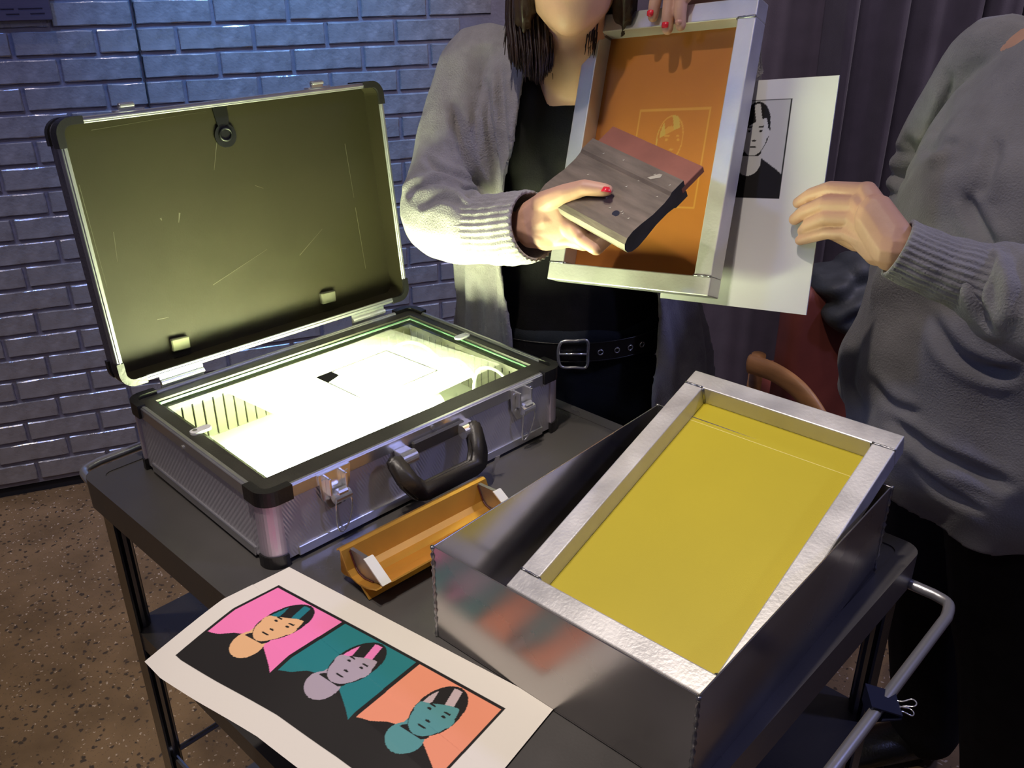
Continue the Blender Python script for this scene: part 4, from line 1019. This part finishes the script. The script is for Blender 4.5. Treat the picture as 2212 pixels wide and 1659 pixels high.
chain(b, chain_s([(V((WX - .075, WYY - .005, 1.352)), .042), (S_R, .052), (at(985, 270, 1.345), .055), (at(957, 385, 1.33), .053), (at(945, 462, 1.295), .056), (at(985, 488, 1.235), .053), (at(1045, 494, 1.185), .046)], 4))
chain(b, chain_s([(V((WX + .075, WYY - .005, 1.352)), .042), (S_L, .048), ((S_L + E_L) / 2, .050), (E_L, .050), (wl * .35 + E_L * .65, .05), (wl * .75 + E_L * .25, .043)], 4))
EC = E_R
def card_fn(co, no):
    d = knit_noise(.0022, 45)(co, no)
    drape = .0055 * np.clip(-no[:, 1] * 1.6 - .5, 0, 1) * np.sin(co[:, 0] * 135 + co[:, 2] * 30 + 2 * np.sin(co[:, 2] * 11)) * np.exp(-((co[:, 2] - 1.24) / .14) ** 2) * (co[:, 0] < .05)
    g = grooves(co, no, [([(1078, 120), (1087, 250), (1094, 350), (1099, 470)], 7, .008), ([(1048, 165), (1056, 260), (1072, 350), (1082, 460)], 8, .008),
        ([(980, 215), (995, 300), (1022, 375), (1050, 425)], 9, .011), ([(878, 425), (905, 402), (955, 398), (1000, 412), (1036, 436)], 7, .013), ([(915, 335), (945, 365), (985, 385), (1020, 405)], 7, .008),
        ([(905, 450), (950, 428), (1000, 440)], 7, .006), ([(1030, 600), (1036, 680), (1030, 780)], 8, .006), ([(1075, 600), (1078, 680), (1085, 780)], 8, .006)])
    return d * .6 + g + no * (drape * .5)[:, None]
me = remesh(b, .0042, 3, 'cardigan', card_fn); card = link('cardigan', me, KNIT, woman, smooth=True)
ribbed_cuff('ribbed_cuff', [at(1036, 494, 1.190), at(1075, 496, 1.165), at(1112, 494, 1.140), at(1152, 488, 1.118)], [.0440, .0450, .0460, .0440], 34, .0011, card, KNIT)
ribbed_cuff('ribbed_cuff', [wl * .72 + E_L * .28, wl * .95 + E_L * .05], [.044, .040], 30, .001, card, KNIT)
# opening bands down the front
# hair
b = BM(); chain(b, [((.088, 1.350, 1.525), (.084, .088, .092)), ((.090, 1.375, 1.47), (.080, .070, .08)), ((.092, 1.40, 1.40), (.075, .045, .06))])
for s in (-1, 1): chain(b, [((.088 + s * .062, 1.315, 1.53), (.024, .052, .055)), ((.088 + s * .068, 1.315, 1.45), (.016, .045, .05))])
me = remesh(b, .005, 3, 'hair', lambda co, no: no * (.0022 * np.sin(co[:, 0] * 700 + 4 * np.sin(co[:, 2] * 18)))[:, None]); hair = link('hair', me, HAIR, woman, smooth=True)
rnd = random.Random(4); b = BM()
for k in range(620):
    u_ = rnd.random(); f = rnd.random()
    ex = 1102 + 92 * u_; D_ = 1.205 + .10 * f; ey = 184 - 40 * abs(u_ - .62) ** 1.1 * 2 - rnd.random() * 34
    if rnd.random() < .08: ey += 14
    p3 = at(ex + rnd.uniform(-4, 4), ey, D_); x0 = .088 - .078 + .020 * u_
    p0 = V((x0 + .010 * u_, 1.30 + .05 * (1 - f), 1.56 + .02 * rnd.random())); p1 = at(1094 + 92 * u_, 8, D_); p2 = at(1098 + 94 * u_, 85, D_)
    tube(b, spline([p0, p1, p2, (p2 + p3) / 2 + V((rnd.uniform(-.002, .002), 0, 0)), p3], 4), [.0021] * 8 + [.0018] * 4 + [.0014, .0011, .0008, .0005, .0003], 4)
for k in range(60):
    u_ = rnd.random(); D_ = 1.20 + .05 * rnd.random(); p3 = at(1262 + 26 * u_, 55 + rnd.random() * 75, D_)
    tube(b, spline([V((.155 + .01 * u_, 1.30, 1.55)), at(1282 + 18 * u_, -40, D_), at(1275 + 20 * u_, 20, D_), p3], 5), [.0020] * 12 + [.0012, .0010, .0007, .0004], 4)
for k in range(10):
    p3 = at(1085 + rnd.random() * 14, 60 + rnd.random() * 60, 1.24); tube(b, spline([V((.012, 1.32, 1.52)), at(1100, 0, 1.24), p3], 6), [.0006] * 12 + [.0003], 3)
obj('hair_strands', b, HAIR, hair, smooth=True, kind='stuff')

# ---- second person, grey sweater, holding the white sheet
man = empty('person', 'person in grey sweater and black trousers at the right holding the white sheet', 'person', (0, 0, 0))
F2 = V((-.97, -.24, 0)).normalized(); R2v = V((F2.y, -F2.x, 0))      # facing, and the person's own right-hand side
def pl(c, a, b_, z): return c + R2v * a + F2 * b_ + V((.025 * max(0, min(1, (z - 1.0) / .4)), 0, z))
C2 = V((.715, 1.205, 0))
bn = bR @ V((0, 0, 1))
def onb(px, py, off): return ray_plane(px, py, bO + bn * off, bn)
w2 = onb(1932, 533, .052); DW = (w2 - CAM).dot(FW)
hand2 = [
    [(w2, (.024, .020, .028)), (onb(1890, 470, .050), (.022, .017, .026))],
    [(w2, .022), (onb(1872, 416, .040), .0125)], [(w2, .022), (onb(1855, 441, .043), .0125)], [(w2, .022), (onb(1846, 469, .041), .012)], [(w2, .021), (onb(1838, 502, .035), .0115)],
    [(onb(1872, 416, .040), .0112), (onb(1795, 408, .034), .0090), (onb(1752, 421, .020), .0080), (onb(1724, 438, .0095), .0066)],
    [(onb(1855, 442, .043), .0112), (onb(1782, 440, .040), .0092), (onb(1738, 457, .022), .0081), (onb(1716, 474, .0095), .0068)],
    [(onb(1846, 470, .041), .0108), (onb(1785, 469, .039), .0090), (onb(1748, 485, .022), .0078), (onb(1734, 499, .0095), .0064)],
    [(onb(1838, 502, .035), .0100), (onb(1786, 501, .029), .0082), (onb(1752, 511, .016), .0072), (onb(1728, 519, .0085), .0060)],
    [(onb(1900, 520, .034), .016), (onb(1850, 520, .004), .0125), (onb(1812, 505, -.0135), .0105), (onb(1775, 492, -.0125), .0085)],
]
E2 = at(2440, 720, DW - .06); S2L = pl(C2, -.165, .0, 1.37); S2R = pl(C2, .165, -.0, 1.37); E2R = at(1990, 385, 1.47); W2R = pl(C2, .07, .05, 1.02)
body2 = [
    [(pl(C2, 0, 0, 1.36), (.095, .10, .04)), (pl(C2, 0, .02, 1.24), (.125, .125, .07)), (pl(C2, 0, .01, 1.05), .115), (pl(C2, 0, 0, .88), (.13, .13, .08))],
    [(S2L, .045), ((S2L + E2) / 2, .042), (E2, .040), (at(2290, 672, DW - .04), .036), (at(2150, 618, DW - .015), .032), (at(2020, 572, DW - .005), .026), (at(1962, 546, DW), .019)], [(S2R, .042), (E2R, .034), (W2R, .024)], [(S2L, .048), (S2R, .048)],
    [(pl(C2, 0, 0, 1.38), .058), (pl(C2, 0, .02, 1.50), .052)],
    [(pl(C2, 0, .035, 1.60), (.078, .085, .098)), (pl(C2, 0, .075, 1.53), (.048, .048, .045)), (pl(C2, 0, .098, 1.505), (.022, .022, .018))],
    [(pl(C2, 0, .118, 1.61), .010), (pl(C2, 0, .132, 1.578), .012)], [(pl(C2, 0, .112, 1.545), (.016, .016, .007)), (pl(C2, 0, .110, 1.54), (.014, .014, .007))],
    [(pl(C2, .078, .03, 1.60), (.010, .010, .024)), (pl(C2, .076, .03, 1.575), (.008, .008, .012))], [(pl(C2, -.078, .03, 1.60), (.010, .010, .024)), (pl(C2, -.076, .03, 1.575), (.008, .008, .012))],
    [(W2R, .022), (W2R + V((-.02, -.02, -.07)), .026), (W2R + V((-.025, -.025, -.12)), .02)],
]
LG = V((.13, .03, 0))
for s in (-1, 1):
    body2.append([(pl(C2, s * .09, 0, .82), .085), (pl(C2, s * .10, 0, .46) + LG * .6, .058), (pl(C2, s * .10, -.02, .10) + LG, .038), (pl(C2, s * .10, -.02, .05) + LG, .036)])
    body2.append([(pl(C2, s * .10, -.02, .04) + LG, .034), (pl(C2, s * .11, .13, .03) + LG, (.035, .035, .022))])
palm2 = [(w2, .023), (onb(1874, 417, .038), .0118), (onb(1855, 441, .042), .0118), (onb(1846, 469, .040), .0115), (onb(1842, 502, .034), .0110), (onb(1895, 545, .044), .015)]
body_mesh(body2, [(hand2, palm2, 4)], man)
for s in (-1, 1):
    b = BM(); bmesh.ops.create_uvsphere(b, u_segments=14, v_segments=10, radius=.0115); b.transform(Matrix.Translation(pl(C2, s * .031, .112, 1.605))); e_ = obj('eye', b, mat('eye_white', (.75, .72, .70), .2), man, smooth=True)
    b = BM(); bmesh.ops.create_uvsphere(b, u_segments=12, v_segments=8, radius=.0055); b.transform(Matrix.Translation(pl(C2, s * .031, .1195, 1.604))); obj('iris', b, mat('iris_brown', (.05, .02, .01), .1), e_, smooth=True)
b = BM(); chain(b, [(pl(C2, 0, .02, 1.635), (.086, .086, .085)), (pl(C2, 0, -.035, 1.58), (.078, .078, .09)), (pl(C2, 0, -.05, 1.48), (.065, .06, .06))])
link('hair', remesh(b, .006, 3, 'hair2', lambda co, no: no * (.003 * np.sin(co[:, 0] * 500 + co[:, 1] * 300))[:, None]), HAIR2, man, smooth=True)
# trousers
b = BM(); chain(b, [(pl(C2, 0, 0, .93), (.165, .165, .03)), (pl(C2, 0, 0, .85), (.172, .172, .07))])
for s in (-1, 1): chain(b, [(pl(C2, s * .085, 0, .82), .108), (pl(C2, s * .10, 0, .46) + LG * .6, .085), (pl(C2, s * .10, -.02, .12) + LG, .070), (pl(C2, s * .10, -.02, .08) + LG, .070)])
link('trousers', remesh(b, .008, 3, 'tr2', knit_noise(.003, 22)), BLACKC, man, smooth=True)
for s in (-1, 1):
    b = BM(); chain(b, [(pl(C2, s * .10, -.03, .05) + LG, .046), (pl(C2, s * .11, .14, .032) + LG, (.042, .042, .028))]); link('shoe', remesh(b, .006, 2, 'shoe2'), LEATHER, man, smooth=True)
# sweater: solid loft with folds, hem longer at the front
b = BM(); zs = [1.405, 1.38, 1.33, 1.25, 1.15, 1.05, .96, .90, .865]
ra = [.075, .115, .168, .180, .185, .192, .205, .212, .210]; rb = [.070, .085, .105, .135, .150, .162, .180, .187, .185]; of = [.0, .0, .008, .025, .03, .028, .02, .015, .012]
ZZ = np.linspace(1.405, .865, 48); R = []
for z in ZZ:
    g = lambda A: float(np.interp(-z, [-q for q in zs], A)); row = []
    for k in range(110):
        a = 2 * math.pi * k / 110; f = min(1, (1.42 - z) / .3)
        fold = f * (.006 * math.sin(a * 7 + z * 16 + 2 * math.sin(z * 8)) + .0045 * math.sin(a * 11 - z * 30) + .004 * math.sin(z * 52 + 3 * math.sin(a * 2)) * (1 if z < 1.15 else .4))
        dz = (-.020 * math.cos(a) + .075 * math.sin(a) - .035) * max(0, min(1, (1.02 - z) / .12))
        row.append(b.verts.new(pl(C2, (g(ra) + fold) * math.sin(a), g(of) + (g(rb) + fold) * math.cos(a), z + dz)))
    R.append(row)
for q0, q1 in zip(R[:-1], R[1:]):
    for k in range(110): b.faces.new((q0[k], q0[(k + 1) % 110], q1[(k + 1) % 110], q1[k]))
b.faces.new(R[0][::-1]); b.faces.new(R[-1])
dirF = (w2 - E2).normalized()
chain(b, chain_s([(pl(C2, -.09, 0, 1.365), .045), (S2L, .058), ((S2L + E2) / 2, .062), (E2, .066), (at(2290, 672, DW - .04), .062), (at(2205, 645, DW - .025), .058), (at(2150, 618, DW - .015), .046)], 4))
chain(b, [(at(2175, 640, DW - .02), .046), (at(2182, 695, DW - .02), .032), (at(2192, 725, DW - .02), .016)])
chain(b, chain_s([(pl(C2, .09, 0, 1.365), .045), (S2R, .054), ((S2R + E2R) / 2 + V((-.01, 0, .01)), .055), (E2R, .056), ((E2R + W2R) / 2, .052), (W2R, .046)], 4))
def sw_fn(co, no):
    d = knit_noise(.0028, 40, 3)(co, no)
    c = np.array(E2R + V((-.02, -.03, .0))); r = np.linalg.norm(co - c, axis=1); p_ = (co - c) @ np.array(V((.3, .1, .95)).normalized())
    w = np.exp(-(r / .09) ** 2); cre = -(.014 * np.exp(-((p_) / .008) ** 2) + .010 * np.exp(-((p_ + .03) / .007) ** 2) + .010 * np.exp(-((p_ - .035) / .008) ** 2)) * w
    c2 = np.array(at(2130, 610, DW - .05)); r2 = np.linalg.norm(co - c2, axis=1); cre += -.006 * np.exp(-(r2 / .05) ** 2) * np.sin(co[:, 0] * 260)
    g = grooves(co, no, [([(2052, 150), (2040, 230), (2012, 310), (1985, 345)], 11, .013), ([(1950, 300), (1985, 322), (2030, 318), (2070, 300)], 12, .013), ([(2150, 545), (2118, 600), (2112, 660), (2150, 730)], 9, .010),
        ([(1880, 650), (1850, 740), (1835, 830), (1870, 900)], 14, .010), ([(1900, 880), (1990, 960), (2090, 1010), (2200, 1060)], 13, .010), ([(1850, 800), (1920, 870), (1990, 900)], 12, .008),
        ([(2085, 420), (2110, 480), (2150, 540)], 14, .010), ([(2000, 670), (2060, 760), (2130, 800), (2210, 810)], 14, .010), ([(2160, 300), (2130, 380), (2110, 430)], 14, .008), ([(1960, 1000), (2040, 1060), (2140, 1120)], 10, .007)])
    return d + g + no * cre[:, None]
sw = link('sweater', remesh(b, .0045, 3, 'sweater', sw_fn), KNIT2, man, smooth=True)
ribbed_cuff('ribbed_cuff', [at(2160, 622, DW - .016), at(2100, 600, DW - .011), at(2020, 572, DW - .005), at(1938, 536, DW)], [.048, .038, .0335, .0325], 30, .0008, sw, KNIT2)
